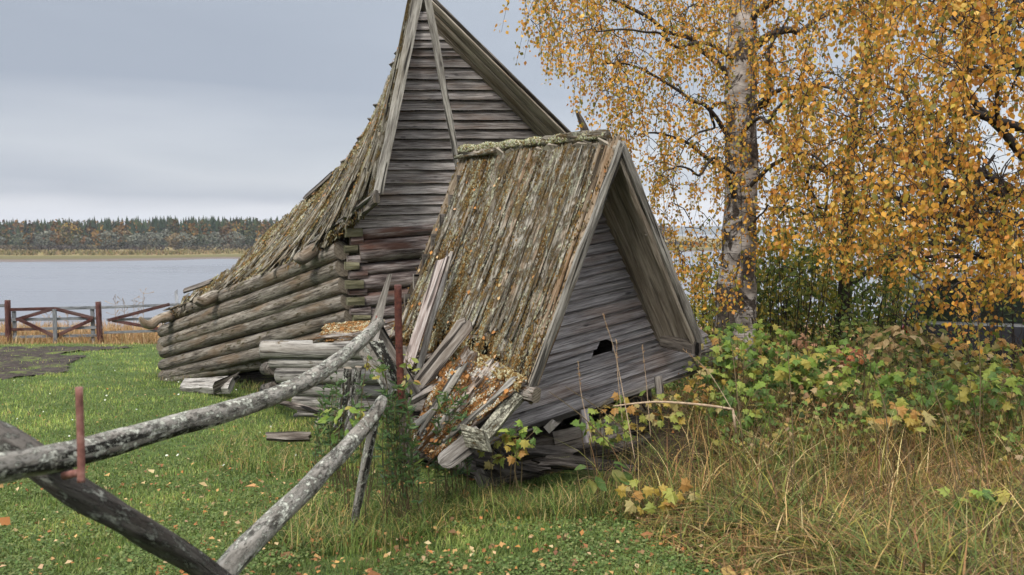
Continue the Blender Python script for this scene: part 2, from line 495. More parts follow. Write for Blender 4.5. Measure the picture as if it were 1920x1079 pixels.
W_gate = wood("gate_grey", (0.10, 0.105, 0.115), (0.17, 0.175, 0.185), (0.25, 0.255, 0.265), warm=(0.12, 0.10, 0.09), grain=30, crack=0.2, vary=0.15, stain=0.15)
W_gred = wood("gate_red_brown", (0.035, 0.015, 0.013), (0.075, 0.030, 0.026), (0.12, 0.06, 0.052), warm=(0.2, 0.16, 0.15), warm_amt=0.35, grain=30, crack=0.2, vary=0.15, stain=0.25)

def end_grain():
    t = NT("end_grain"); tc, r, off = rand_uv(t)
    uv = tc.outputs["UV"]
    n = t.noise(t.vec(uv, (25, 25, 1), off), 1.0, 5.0, 0.7)
    ring = t.n("ShaderNodeTexWave", wave_type='RINGS', rings_direction='Z'); ring.inputs["Scale"].default_value = 18; ring.inputs["Distortion"].default_value = 2
    t.l(t.vec(uv, (1, 1, 1)), ring.inputs[0])
    c = t.ramp(t.math('MULTIPLY_ADD', ring.outputs[1], 0.25, t.math('MULTIPLY', n, 0.8)), [(0.3, (0.07, 0.055, 0.04)), (0.62, (0.25, 0.21, 0.16))])
    t.bsdf(c, 0.95, t.bump(n, 0.8, 0.01)); return t.m
M_end = end_grain()

def cut_face():
    t = NT("hewn_pale_face"); tc, r, off = rand_uv(t)
    n = t.noise(t.vec(tc.outputs["UV"], (6, 30, 1), off), 1.0, 4.0)
    t.bsdf(t.ramp(n, [(0.3, (0.22, 0.19, 0.16)), (0.6, (0.42, 0.38, 0.33))]), 0.9, t.bump(n, 0.5, 0.01)); return t.m
M_cut = cut_face()

def rust(name, a, b, c3):
    t = NT(name); tc = t.n("ShaderNodeTexCoord")
    o = tc.outputs["Object"]
    n = t.noise(o, 35, 6.0, 0.7); n2 = t.noise(o, 7, 3.0)
    c = t.ramp(n, [(0.35, a), (0.5, b), (0.68, c3)])
    c = t.mix(t.ramp(n2, [(0.45, 0.0), (0.7, 0.6)]), c, a)
    t.bsdf(c, 0.8, t.bump(n, 0.6, 0.004), spec=0.3); return t.m
M_rust = rust("rust", (0.04, 0.014, 0.011), (0.10, 0.030, 0.022), (0.17, 0.062, 0.042))
M_rust2 = rust("pale_rust", (0.12, 0.05, 0.04), (0.20, 0.085, 0.068), (0.28, 0.15, 0.125))

def attr_mat(name, trans=0.0, rough=0.75, noise_amt=0.0, spec=0.2):
    t = NT(name)
    a = t.n("ShaderNodeAttribute", attribute_name="Col")
    c = a.outputs[0]
    if noise_amt:
        tc = t.n("ShaderNodeTexCoord")
        n = t.noise(tc.outputs["Object"], 90, 3.0)
        c = t.mix(noise_amt, c, t.ramp(n, [(0.3, 0.25), (0.7, 1.6)]), 'MULTIPLY')
    b = t.bsdf(c, rough, spec=spec)
    if trans:
        tr = t.n("ShaderNodeBsdfTranslucent"); t.l(c, tr.inputs[0])
        mx = t.n("ShaderNodeMixShader"); mx.inputs[0].default_value = trans
        t.l(b.outputs[0], mx.inputs[1]); t.l(tr.outputs[0], mx.inputs[2]); t.l(mx.outputs[0], t.out.inputs[0])
    return t.m
M_leaf = attr_mat("leaf_by_leaf", 0.42, 0.55, spec=0.35)
M_grass = attr_mat("grass_blades", 0.3, 0.6)
M_moss = attr_mat("moss_and_lichen", 0.0, 1.0, 0.5, 0.05)
M_far = attr_mat("far_foliage", 0.0, 1.0, 0.0, 0.0)
M_litter = attr_mat("fallen_leaf", 0.15, 0.8)

def leaf_rand(name, stops, trans=0.4):
    """single leaves: the colour differs from leaf to leaf by object"""
    t = NT(name)
    oi = t.n("ShaderNodeObjectInfo"); tc = t.n("ShaderNodeTexCoord")
    c = t.ramp(oi.outputs["Random"], stops, 'CONSTANT')
    n = t.noise(tc.outputs["Object"], 22, 3.0)
    c = t.mix(0.5, c, t.ramp(n, [(0.35, 0.6), (0.65, 1.25)]), 'MULTIPLY')
    b = t.bsdf(c, 0.55, spec=0.35)
    tr = t.n("ShaderNodeBsdfTranslucent"); t.l(c, tr.inputs[0])
    mx = t.n("ShaderNodeMixShader"); mx.inputs[0].default_value = trans
    t.l(b.outputs[0], mx.inputs[1]); t.l(tr.outputs[0], mx.inputs[2]); t.l(mx.outputs[0], t.out.inputs[0])
    return t.m
BIRCH = [(0.70, 0.37, 0.06), (0.62, 0.33, 0.05), (0.58, 0.26, 0.05), (0.76, 0.48, 0.12), (0.42, 0.31, 0.05), (0.2, 0.18, 0.04), (0.38, 0.17, 0.045)]
BIRCHW = [4, 5, 3.5, 2, 4, 2.5, 1.6]
M_bleaf = leaf_rand("birch_leaf", [(i / 7, c) for i, c in enumerate(BIRCH)])
GREENL = [(0.22, 0.32, 0.05), (0.16, 0.26, 0.05), (0.30, 0.36, 0.07), (0.12, 0.2, 0.045), (0.42, 0.36, 0.08), (0.09, 0.16, 0.04)]
M_gleaf = leaf_rand("green_leaf", [(i / 6, c) for i, c in enumerate(GREENL)])
MIXL = [(0.42, 0.30, 0.06), (0.26, 0.29, 0.06), (0.15, 0.2, 0.04), (0.40, 0.33, 0.13), (0.44, 0.24, 0.07), (0.33, 0.34, 0.07)]
M_mleaf = leaf_rand("turning_leaf", [(i / 6, c) for i, c in enumerate(MIXL)])
TANL = [(0.55, 0.40, 0.2), (0.48, 0.33, 0.15), (0.38, 0.25, 0.11), (0.25, 0.24, 0.07), (0.6, 0.46, 0.26), (0.18, 0.2, 0.05)]
M_tleaf = leaf_rand("tan_leaf", [(i / 6, c) for i, c in enumerate(TANL)])
DARKL_ = [(0.055, 0.09, 0.025), (0.10, 0.14, 0.03), (0.17, 0.17, 0.03), (0.04, 0.07, 0.02), (0.26, 0.2, 0.035), (0.075, 0.11, 0.025)]

def birch_bark():
    t = NT("birch_bark"); tc = t.n("ShaderNodeTexCoord"); uv = tc.outputs["UV"]
    base = t.noise(t.vec(uv, (6, 4, 1)), 1.0, 4.0)
    c = t.ramp(base, [(0.40, (0.20, 0.175, 0.155)), (0.6, (0.52, 0.47, 0.44))])
    ln = t.noise(t.vec(uv, (90, 9, 1)), 1.0, 3.0, 0.6)
    c = t.mix(t.ramp(ln, [(0.56, 0.0), (0.62, 0.85)]), c, (0.06, 0.05, 0.045))
    sepu = t.n("ShaderNodeSeparateXYZ"); t.l(uv, sepu.inputs[0])
    low = t.ramp(t.math('MULTIPLY', sepu.outputs[0], 0.25), [(0.0, 0.11), (0.45, 0.03), (1.0, 0.0)])
    bl = t.noise(t.vec(uv, (3.2, 5.5, 1)), 1.0, 6.0, 0.68, 0.6)
    bm = t.ramp(t.math('ADD', bl, low), [(0.53, 0.0), (0.57, 1.0)])
    rgh = t.noise(t.vec(uv, (28, 14, 3)), 1.0, 5.0, 0.75)
    dk = t.ramp(rgh, [(0.35, (0.018, 0.014, 0.012)), (0.66, (0.12, 0.095, 0.08))])
    c = t.mix(bm, c, dk)
    h = t.math('ADD', t.math('MULTIPLY', ln, 0.2), t.math('MULTIPLY', bm, rgh))
    t.bsdf(c, 0.8, t.bump(h, 0.9, 0.02)); return t.m
M_birch = birch_bark()
def bark(name, a, b):
    t = NT(name); tc = t.n("ShaderNodeTexCoord")
    n = t.noise(tc.outputs["Object"], 30, 5.0, 0.7)
    t.bsdf(t.ramp(n, [(0.3, a), (0.65, b)]), 0.95, t.bump(n, 0.6, 0.01)); return t.m
M_bark = bark("dark_bark", (0.02, 0.017, 0.015), (0.07, 0.058, 0.05))
M_twig = bark("twig", (0.02, 0.014, 0.012), (0.05, 0.035, 0.03))
M_stalk = bark("dry_stalk", (0.22, 0.15, 0.09), (0.45, 0.34, 0.24))
M_stem = bark("green_brown_stem", (0.06, 0.05, 0.025), (0.14, 0.10, 0.05))
M_stone = bark("stone", (0.10, 0.09, 0.085), (0.26, 0.24, 0.22))

def ground_mat():
    t = NT("ground_soil_and_turf"); tc = t.n("ShaderNodeTexCoord"); o = tc.outputs["Object"]
    n = t.noise(o, 0.7, 5.0, 0.6); n2 = t.noise(o, 9, 5.0, 0.7); n3 = t.noise(o, 45, 3.0, 0.7)
    g = t.ramp(n2, [(0.35, (0.035, 0.055, 0.014)), (0.6, (0.085, 0.13, 0.03))])
    b = t.ramp(n3, [(0.35, (0.03, 0.022, 0.014)), (0.65, (0.085, 0.06, 0.035))])
    tan = t.ramp(n2, [(0.35, (0.20, 0.13, 0.06)), (0.65, (0.33, 0.23, 0.11))])
    sp = t.n("ShaderNodeSeparateXYZ"); t.l(o, sp.inputs[0])
    m = t.math('ADD', sp.outputs[0], t.math('MULTIPLY', n, 3.0))
    mm = t.ramp(t.math('MULTIPLY_ADD', m, 0.1, 0.2), [(0.36, 0.0), (0.46, 1.0)])
    c = t.mix(mm, g, b)
    far = t.ramp(t.math('MULTIPLY', t.math('MULTIPLY_ADD', n, 2.0, sp.outputs[1]), 0.01), [(0.255, 0.0), (0.275, 1.0)])
    c = t.mix(far, c, tan)
    t.bsdf(c, 0.95, t.bump(t.math('ADD', n2, n3), 0.7, 0.04)); return t.m
M_ground = ground_mat()

def soil_mat():
    t = NT("dug_soil"); tc = t.n("ShaderNodeTexCoord"); o = tc.outputs["Object"]
    n = t.noise(o, 5, 6.0, 0.75); n2 = t.noise(o, 1.3, 5.0, 0.7)
    c = t.ramp(n, [(0.35, (0.016, 0.012, 0.010)), (0.65, (0.07, 0.053, 0.045))])
    g = t.ramp(n, [(0.35, (0.07, 0.09, 0.025)), (0.7, (0.16, 0.18, 0.05))])
    c = t.mix(t.ramp(n2, [(0.55, 0.0), (0.62, 0.9)]), c, g)
    t.bsdf(c, 0.95, t.bump(n, 1.0, 0.05)); return t.m
M_soil = soil_mat()

def water_mat():
    t = NT("river_water"); tc = t.n("ShaderNodeTexCoord"); o = tc.outputs["Object"]
    n = t.noise(t.vec(o, (0.35, 1.0, 1)), 0.7, 5.0, 0.6)
    n2 = t.noise(t.vec(o, (0.25, 1.0, 1)), 0.03, 4.0, 0.6)
    rg = t.ramp(n2, [(0.38, 0.22), (0.62, 0.40)])
    t.bsdf((0.15, 0.16, 0.185), rg, t.bump(n, 0.05, 0.2), spec=0.5); return t.m
M_water = water_mat()
def simple(name, c, rough=0.9, scale=0.05, var=0.4, **kw):
    t = NT(name); tc = t.n("ShaderNodeTexCoord")
    n = t.noise(tc.outputs["Object"], scale, 6.0, 0.7)
    cc = t.ramp(n, [(0.3, tuple(x * (1 - var) for x in c)), (0.7, tuple(min(1, x * (1 + var)) for x in c))])
    t.bsdf(cc, rough, **kw); return t.m
def bank_mat():
    t = NT("far_meadow"); tc = t.n("ShaderNodeTexCoord"); o = tc.outputs["Object"]
    sp = t.n("ShaderNodeSeparateXYZ"); t.l(o, sp.inputs[0])
    n = t.noise(t.vec(o, (0.02, 0.08, 1)), 1.0, 5.0, 0.65)
    h = t.math('MULTIPLY_ADD', t.math('SUBTRACT', n, 0.5), 0.25, sp.outputs[2])
    # shore sand, green flat, reeds by height above the river
    c = t.ramp(t.math('MULTIPLY', t.math('ADD', h, 6.4), 0.5), [(0.10, (0.15, 0.125, 0.115)), (0.16, (0.12, 0.105, 0.06)), (0.30, (0.13, 0.12, 0.06)), (0.42, (0.22, 0.18, 0.095)), (0.9, (0.19, 0.155, 0.085))])
    t.bsdf(c, 1.0, t.bump(n, 0.5, 1.0), spec=0.0); return t.m
M_bank = bank_mat()
M_hill = simple("far_wooded_hill", (0.045, 0.055, 0.045), 1.0, 0.02)
M_paint = NT("dark_car_paint"); M_paint.bsdf((0.028, 0.03, 0.042), 0.22, spec=0.5, Coat_Weight=0.6); M_paint = M_paint.m
M_glass = NT("tinted_car_glass"); M_glass.bsdf((0.012, 0.018, 0.014), 0.06, spec=0.6); M_glass = M_glass.m
M_chrome = NT("dull_chrome"); M_chrome.bsdf((0.55, 0.56, 0.58), 0.28, spec=0.5, Metallic=0.9); M_chrome = M_chrome.m
M_rubber = simple("tyre_rubber", (0.02, 0.02, 0.02), 0.8, 20)
M_alloy = simple("wheel_alloy", (0.35, 0.35, 0.36), 0.4, 20, Metallic=0.8)
M_lamp = NT("red_lamp_lens"); M_lamp.bsdf((0.3, 0.01, 0.01), 0.2, spec=0.5); M_lamp = M_lamp.m
M_pinkroof = simple("faded_pink_sheet", (0.40, 0.31, 0.31), 0.7, 1.5, 0.15)
M_bluroof = simple("grey_blue_sheet", (0.30, 0.33, 0.37), 0.6, 1.0, 0.15)
M_pinkwall = simple("pale_pink_plank", (0.48, 0.40, 0.39), 0.8, 1.5, 0.12)
# ------------------------------------------------------------------ ground, water, far bank
def grid_mesh(name, xs, ys, zf, mat, kind='structure'):
    nx, ny = len(xs), len(ys)
    X, Y = np.meshgrid(xs, ys)
    X, Y = X.ravel(), Y.ravel()
    Z = np.array([zf(float(a), float(b)) for a, b in zip(X, Y)])
    i = np.arange(nx - 1)[None] + np.arange(ny - 1)[:, None] * nx
    i = i.ravel()
    F = np.stack([i, i + 1, i + 1 + nx, i + nx], 1)
    o = np_mesh(name, np.stack([X, Y, Z], 1), F, mat, smooth=True)
    return tag(o, kind=kind)
gx = np.unique(np.concatenate([np.linspace(-14, 14, 141), np.sign(np.linspace(-1, 1, 41)) * (14 + 600 * np.abs(np.linspace(-1, 1, 41)) ** 3)]))
gy = np.unique(np.concatenate([np.linspace(-30, 0, 16), np.linspace(0, 16, 81), np.linspace(16, 60, 60), np.linspace(60, 70, 5)]))
grid_mesh("ground", gx, gy, ground, M_ground)

WZ = -6.35
water = mesh("river", [(-5000, 45, WZ), (5000, 45, WZ), (5000, 6500, WZ), (-5000, 6500, WZ)], [(0, 1, 2, 3)], M_water)
tag(water, kind='structure')

def shore(x):
    """far shoreline distance for an x"""
    b = 232 + 14 * mn.noise(Vector((x * 0.01, 1.0, 0))) + 5 * mn.noise(Vector((x * 0.05, 4.0, 0)))
    if x > -110: b += (x + 110) * 0.55
    if x > 60: b += (x - 60) ** 2 * 0.02
    return b
def bankz(x, y):
    s = shore(x); d = y - s
    if d < -20: return WZ - 2
    z = WZ - 0.02 * max(0, -d) + min(max(d, 0), 14) * 0.012
    if d > 14: z += min(d - 14, 22) * 0.02
    if d > 34: z += min((d - 34) / 10, 1) * 0.75
    if d > 90: z += (d - 90) * 0.006
    if d > 300: z += (d - 300) * 0.006
    return z + 0.12 * mn.noise(Vector((x * 0.1, y * 0.05, 0)))
bx = np.concatenate([np.linspace(-900, -330, 20), np.linspace(-320, 130, 91), np.linspace(140, 260, 12)])
by = np.concatenate([np.linspace(200, 330, 53), np.linspace(340, 900, 30), np.linspace(1000, 1600, 5)])
grid_mesh("far_bank", bx, by, bankz, M_bank)
def hillz(x, y):
    k = math.exp(-((y - 2900) / 260) ** 2)
    return WZ - 3 + k * (30 + 7 * mn.noise(Vector((x * 0.0016, 0, 2))) + 3 * mn.noise(Vector((x * 0.02, 0, 5)))) * (1 if x > -200 else max(0.3, 1 + (x + 200) / 1500))
grid_mesh("far_hills", np.linspace(-1500, 3600, 300), np.linspace(2500, 3500, 12), hillz, M_hill)

# far wood: spruces and autumn broadleaf crowns reading as one mass
def spruce_arrays(n, base, hgt, cols):
    sides, lay = 6, 5
    Vs, Fs, Cs = [], [], []
    b = 0
    for i in range(n):
        H = hgt[i]; w = H * R.uniform(0.17, 0.27); c = cols[i]
        for k in range(lay):
            z0 = H * (0.06 + 0.17 * k); z1 = z0 + H * (0.34 if k < lay - 1 else 0.26)
            r = w * (1 - k / lay) * 1.0 + 0.15
            a = np.arange(sides) * 2 * math.pi / sides + R.uniform(0, 1)
            rr = r * R.uniform(0.65, 1.2, sides)
            ring = np.stack([np.cos(a) * rr, np.sin(a) * rr, np.full(sides, z0) + R.uniform(-.2, .2, sides)], 1)
            V = np.vstack([ring, [[0, 0, z1]]]) + base[i]
            Vs.append(V); Cs.append(np.tile(c * R.uniform(0.8, 1.15), (sides + 1, 1)))
            for j in range(sides): Fs.append((b + j, b + (j + 1) % sides, b + sides))
            b += sides + 1
    return np.concatenate(Vs), np.array(Fs), np.concatenate(Cs)
def crown_arrays(n, base, hgt, wid, cols, m=70, leaf=0.9, low=0.25):
    tv = np.array([(-.5, -.5, 0), (.5, -.4, .1), (.4, .5, 0), (-.5, .4, -.1)]); tf = np.array([(0, 1, 2, 3)])
    P_, C_ = [], []
    for i in range(n):
        u = unit(R.normal(0, 1, (m, 3))); rad = R.uniform(0.55, 1.0, (m, 1)) ** 0.5
        q = u * rad * np.array([wid[i], wid[i], hgt[i] * (1 - low) / 2]) + np.array([0, 0, hgt[i] * (1 + low) / 2])
        q[:, :2] *= (1 + 0.25 * np.sin(u[:, 2:3] * 5 + i))
        P_.append(q + base[i])
        C_.append(cols[i][None] * R.uniform(0.6, 1.35, (m, 1)))
    pos = np.concatenate(P_); N = len(pos)
    x = unit(R.normal(0, 1, (N, 3))); y = unit(np.cross(x, R.normal(0, 1, (N, 3))))
    return scatter(tv, tf, pos, x, y, R.uniform(leaf * .6, leaf * 1.3, N), np.clip(np.concatenate(C_), 0.003, 1))
n = 1200
xs = R.uniform(-340, 90, n); dd = R.choice([150, 165, 185, 215, 260, 300], n) + R.uniform(-9, 9, n)
base = np.array([(x, shore(x) + d, bankz(x, shore(x) + d) - 0.2) for x, d in zip(xs, dd)])
hg = R.uniform(10.2, 13.0, n) + (dd - 150) * 0.012 + 1.2 * np.sin(xs * 0.03)
cl = pick([(0.024, 0.036, 0.018), (0.035, 0.048, 0.022), (0.02, 0.03, 0.018)], [3, 2, 2], n)
V, F, C = spruce_arrays(n, base, hg, cl)
tag(np_mesh("spruce_wood", V, F, M_far, C), "dark spruces massed along the skyline beyond the river", "woodland", kind='stuff')
n = 1000
xs = R.uniform(-340, 90, n); dd = R.uniform(112, 290, n)
base = np.array([(x, shore(x) + d, bankz(x, shore(x) + d) - 0.2) for x, d in zip(xs, dd)])
cl = pick([(0.155, 0.085, 0.032), (0.12, 0.07, 0.033), (0.085, 0.06, 0.036), (0.07, 0.068, 0.03), (0.19, 0.115, 0.033)], [3, 4, 4, 3, 1], n)
V, F, C = crown_arrays(n, base, R.uniform(7.5, 12.6, n) + (dd - 112) * .006, R.uniform(1.3, 2.4, n), cl, m=40, leaf=0.9, low=0.15)
tag(np_mesh("autumn_wood", V, F, M_far, C), "brown and orange broadleaf trees mixed among the far spruces", "woodland", kind='stuff')
# dark brush strip at the foot of the wood
n = 520
xs = R.uniform(-340, 100, n)
base = np.array([(x, shore(x) + 62 + R.uniform(-4, 45), 0) for x in xs]); base[:, 2] = [bankz(a, b) - 0.3 for a, b, _ in base]
cl = pick([(0.055, 0.05, 0.045), (0.075, 0.065, 0.055), (0.10, 0.085, 0.055)], [3, 3, 2], n)
V, F, C = crown_arrays(n, base, R.uniform(1.0, 2.3, n), R.uniform(1.5, 3.2, n), cl, m=34, leaf=0.6, low=0.0)
tag(np_mesh("bank_brush", V, F, M_far, C), "low brown brush in front of the far willows", "brush", kind='stuff')
# reeds on the far meadow edge
n = 9000
xs = R.uniform(-330, 120, n); pos = np.array([(x, shore(x) + 36 + abs(R.normal(0, 9)), 0) for x in xs]); pos[:, 2] = [bankz(a, b) for a, b, _ in pos]
x, y = frames(np.array([0, 0, 1.0]), n, 0.15)
V, F, C = scatter([(-.5, 0, 0), (.5, 0, 0), (0.1, 1, 0)], [(0, 1, 2)], pos, x, y, np.stack([R.uniform(.5, 1.3, n), R.uniform(.5, 1.25, n), np.ones(n)], 1),
                  pick([(0.24, 0.19, 0.10), (0.16, 0.145, 0.065), (0.30, 0.22, 0.12)], [3, 3, 1], n))
tag(np_mesh("far_reeds", V, F, M_far, C), "tan reeds edging the far meadow above the shore", "reeds", kind='stuff')
# willow bushes one can tell apart
wb = [(-10, 26, 0), (40, 30, 1), (92, 34, 0), (150, 26, 0), (205, 34, 0), (258, 28, 0), (236, 25, 1), (310, 34, 0), (345, 30, 0), (375, 26, 1), (405, 30, 0), (440, 32, 0), (478, 30, 1), (500, 26, 0), (118, 30, 2), (130, 42, 3), (195, 36, 3), (450, 40, 3), (60, 28, 0), (282, 30, 0), (425, 26, 0), (222, 38, 2), (330, 28, 2)]
wcol = [(0.17, 0.175, 0.14), (0.125, 0.14, 0.095), (0.20, 0.15, 0.08), (0.38, 0.25, 0.06)]
wlab = ["grey-green rounded willow bush on the far river bank", "dark green rounded bush on the far river bank", "brownish rounded bush on the far river bank", "golden yellow small tree standing among the grey willow bushes on the far bank"]
wnm = ["willow_bush", "willow_bush", "willow_bush", "yellow_tree"]
for px, hp, k in wb:
    d = 355 + R.uniform(-6, 8) + (25 if k == 3 else 0)
    p = P(px, 460, d); z = bankz(p.x, p.y) - 0.3
    H = hp / 1600 * d * (1.0 if k != 3 else 1.1)
    V, F, C = crown_arrays(1, np.array([[p.x, p.y, z]]), np.array([H]), np.array([H * (0.62 if k != 3 else 0.42)]), np.array([wcol[k]]), m=420, leaf=0.62, low=0.0)
    tag(np_mesh(wnm[k], V, F, M_far, C), wlab[k], "bush" if k != 3 else "tree", "willow bushes on the far bank" if k != 3 else "yellow trees on the far bank")

# ------------------------------------------------------------------ dug soil patch at the left
def soil_patch():
    xs = np.linspace(-17, -3.2, 120); ys = np.linspace(11.2, 24.8, 110)
    vid, V, F = {}, [], []
    def ok(x, y):
        q = mn.noise(Vector((x * 0.5, y * 0.35, 9))) * 1.1
        edge = -8.6 - (y - 15) * 0.28
        return x < edge + q and y < 23.6 + q * .5 and y > 14 + q
    for j in range(len(ys) - 1):
        for i in range(len(xs) - 1):
            if ok(xs[i], ys[j]) and ok(xs[i + 1], ys[j + 1]):
                f = []
                for a, b in ((i, j), (i + 1, j), (i + 1, j + 1), (i, j + 1)):
                    if (a, b) not in vid:
                        x, y = float(xs[a]), float(ys[b])
                        vid[(a, b)] = len(V)
                        V.append((x, y, ground(x, y) + 0.02 + 0.045 * mn.noise(Vector((x * 4, y * 4, 1)))))
                    f.append(vid[(a, b)])
                F.append(tuple(f))
    o = mesh("garden_soil", V, F, M_soil)
    tag(o, kind='structure')
soil_patch()

# ------------------------------------------------------------------ fence and gates by the river
FD = 26.0
def rail(p, q, w, parent, mat, nm='rail', t=0.03, d0=FD, d1=FD, n=6):
    A, B = P(*p, d0), P(*q, d1)
    dr = (B - A).normalized(); up = Vector((0, -1, 0)).cross(dr).normalized()
    return board(nm, A, B, up * (w / 1600 * d0 / 2), up * (w / 1600 * d1 / 2), t, Vector((0, -1, 0)), mat, parent, n=n, wave=0.003)
g = thing("field_gate", "wooden gate with red-brown diamond braces between the two red-brown posts", "gate", loc=P(103, 640, FD))
for (a, b, y0, y1, m_, w) in [(18, 100, 581, 579, W_gred, 6), (100, 188, 579, 577, W_gate, 6), (22, 190, 600, 597, W_gate, 5.5), (20, 75, 618.5, 617, W_gred, 5.5), (75, 192, 617, 614, W_gate, 5.5), (24, 186, 632.5, 629, W_gate, 5)]:
    rail((a, y0), (b, y1), w, g, m_)
for a, b in (((30, 600), (101, 579)), ((101, 579), (175, 597)), ((37, 600), (103, 631)), ((103, 631), (172, 600))):
    rail(a, b, 6.5, g, W_gred, 'brace', d0=FD - .06, d1=FD - .06)
for px, y0, y1 in ((27, 584, 639), (103, 580, 646), (174, 580, 644)):
    rail((px - 1, y0), (px + 1.5, y1), 7, g, W_gate, 'upright', t=.05, d0=FD - .12 if px == 103 else FD + .06, d1=FD - .12 if px == 103 else FD + .06)
g2 = thing("field_gate", "second wooden field gate, partly hidden behind the left end of the barn", "gate", loc=P(300, 640, 25.5))
for p, q, m_, w in (((190, 577), (345, 571), W_gate, 5), ((200, 600), (345, 597), W_gate, 5), ((195, 624), (345, 619), W_gate, 5), ((330, 545), (335, 620), W_gate, 7)):
    rail(p, q, w, g2, m_, d0=FD, d1=24.0)
for p, q in (((203, 601), (318, 571)), ((210, 601), (330, 623))):
    rail(p, q, 6, g2, W_gred, 'brace', d0=FD - .08, d1=23.9)
def gpost(px, y0, y1, lab):
    A, B = P(px, y0, FD), P(px + (3 if px < 100 else 4), y1 + 6, FD)
    o = tube("fence_post", [B, A.lerp(B, .5), A], [0.085, 0.075, 0.07], W_gred, sides=8, cap=M_end, n=6, square=0.5)
    tag(o, lab, "post", "posts of the riverside fence")
gpost(14, 563, 645, "thick red-brown fence post at the left edge of the riverside fence")
gpost(184, 566, 643, "red-brown fence post with leaning foot between the two field gates")
f = thing("rail_fence", "three grey rails running out of the picture left of the red-brown post", "fence", loc=P(-60, 640, FD))
for y in (573.5, 600.5, 627):
    rail((-190, y - 3), (13, y), 5.5, f, W_gate, d1=FD + .1)
for px in (-185, -95): rail((px, 566), (px, 645), 9, f, W_gred, 'post')
# ------------------------------------------------------------------ the log barn
CB = P(660, 600, 10.5)                                  # near corner (low)
BG = Vector((1.0, 0.34, 0)).normalized()                # along the gable wall
GN = Vector((BG.y, -BG.x, 0))                           # gable normal, towards the camera
barn = thing("log_barn", "large leaning log barn with steep mossy board roof, its rear sunk to the ground", "barn", loc=(CB.x, CB.y, ground(CB.x, CB.y)))
CO = P(660, 440, 10.5)
def PG(px, py, out=0.0):
    return on_plane(px, py, CO + GN * out, GN)

# roof surface: ridge curve and eave curve (pixel, pixel, depth)
RID = [(787, -8, 10.75), (757, 75, 11.3), (727, 165, 11.9), (694, 235, 12.5), (650, 302, 13.1), (585, 363, 13.7), (512, 428, 14.3), (440, 500, 14.9), (345, 560, 15.5)]
EAV = [(703, 373, 10.1), (662, 408, 10.3), (618, 450, 10.55), (568, 488, 11.0), (506, 516, 11.75), (444, 541, 12.4), (390, 562, 13.0), (345, 582, 13.5), (300, 598, 13.95)]
def curve(tab, t):
    k = len(tab) - 1; s = min(max(t, 0), 1) * k; i = min(int(s), k - 1); f = s - i
    f2 = f * f * (3 - 2 * f) * 0.3 + f * 0.7
    a, b = tab[i], tab[i + 1]
    return P(a[0] + (b[0] - a[0]) * f2, a[1] + (b[1] - a[1]) * f2, a[2] + (b[2] - a[2]) * f2)
def RS(t, s, up=0.0):
    a, b = curve(RID, t), curve(EAV, t)
    p = a.lerp(b, s)
    n = roofn(t)
    sag = -0.10 * math.sin(math.pi * s) * (0.3 + t)
    return p + n * (up + sag)
def roofn(t):
    t0, t1 = max(t - .05, 0), min(t + .05, 1)
    a, b = curve(RID, t), curve(EAV, t)
    w = (curve(RID, t1).lerp(curve(EAV, t1), .5) - curve(RID, t0).lerp(curve(EAV, t0), .5))
    n = (b - a).cross(w).normalized()
    return n if n.z > 0 else -n

def roof_board(surf, nrm, t, s0, s1, halfw, mat, parent, up, thick=0.025, n=9, ragged=0.05, nm='roof_board', lift=0.0, segs=2, groove=0.0):
    """a board laid on a curved roof from s0 to s1 at t, following the surface"""
    rr = random.Random(int(t * 99991) + int(up * 1e5))
    N = nrm(t)
    cols_ = segs + 1
    verts, U = [], []
    off = rr.uniform(0, 90)
    e0 = [rr.uniform(-ragged, ragged) for _ in range(cols_)]; e1 = [rr.uniform(-ragged, ragged) for _ in range(cols_)]
    tw = rr.uniform(-0.007, 0.007)
    L = (surf(t, s1) - surf(t, s0)).length
    for i in range(n + 1):
        f = i / n; s = s0 + (s1 - s0) * f
        c = surf(t, s, up + lift * f * f)
        a = surf(t, max(s - .02, 0)); b = surf(t, min(s + .02, 1)); ax = (b - a).normalized()
        W = N.cross(ax).normalized()
        wob = 0.2 * halfw * mn.noise(Vector((f * L * 1.5 + off, 4, off)))
        for side in (1, -1):
            for j in range(cols_):
                fx = (-1 + 2 * j / segs) * side
                jj = j if side == 1 else cols_ - 1 - j
                e = e0[jj] if i == 0 else e1[jj] if i == n else 0
                dn = 0.006 * mn.noise(Vector((f * L * 6 + off, fx * 2, off))) + tw * fx
                edge = abs(abs(fx) - 1) < .01
                if groove and side == 1: dn += groove * (mn.noise(Vector((f * L * 2.2 + off, fx * halfw * 75, off))) + .5 * mn.noise(Vector((f * L * 7, fx * halfw * 160, off))))
                dw = 0.3 * halfw * mn.noise(Vector((f * L * 2.5 + off, fx * 4, off))) if edge else 0
                verts.append(c + W * (fx * halfw + wob + dw) + N * (side * thick / 2 * (0.6 if edge else 1.1) + dn) + ax * e)
        U.append(f * L)
    m = 2 * cols_
    F, UV = [], []
    vp = [0]
    for j in range(m): vp.append(vp[-1] + (halfw * 2 / segs if (j % cols_) != cols_ - 1 else thick))
    for i in range(n):
        for j in range(m):
            a, b = i * m + j, i * m + (j + 1) % m
            F.append((a, b, b + m, a + m)); UV.append(((U[i], vp[j]), (U[i], vp[j + 1]), (U[i + 1], vp[j + 1]), (U[i + 1], vp[j])))
    for bse, fl in ((0, 1), (n * m, 0)):
        for j in range(segs):
            q = [bse + j, bse + j + 1, bse + m - 2 - j, bse + m - 1 - j]
            F.append(tuple(q[::-1] if fl else q)); UV.append(((0, 0), (.02, 0), (.02, .02), (0, .02)))
    return mesh(nm, verts, F, mat, parent, UV)

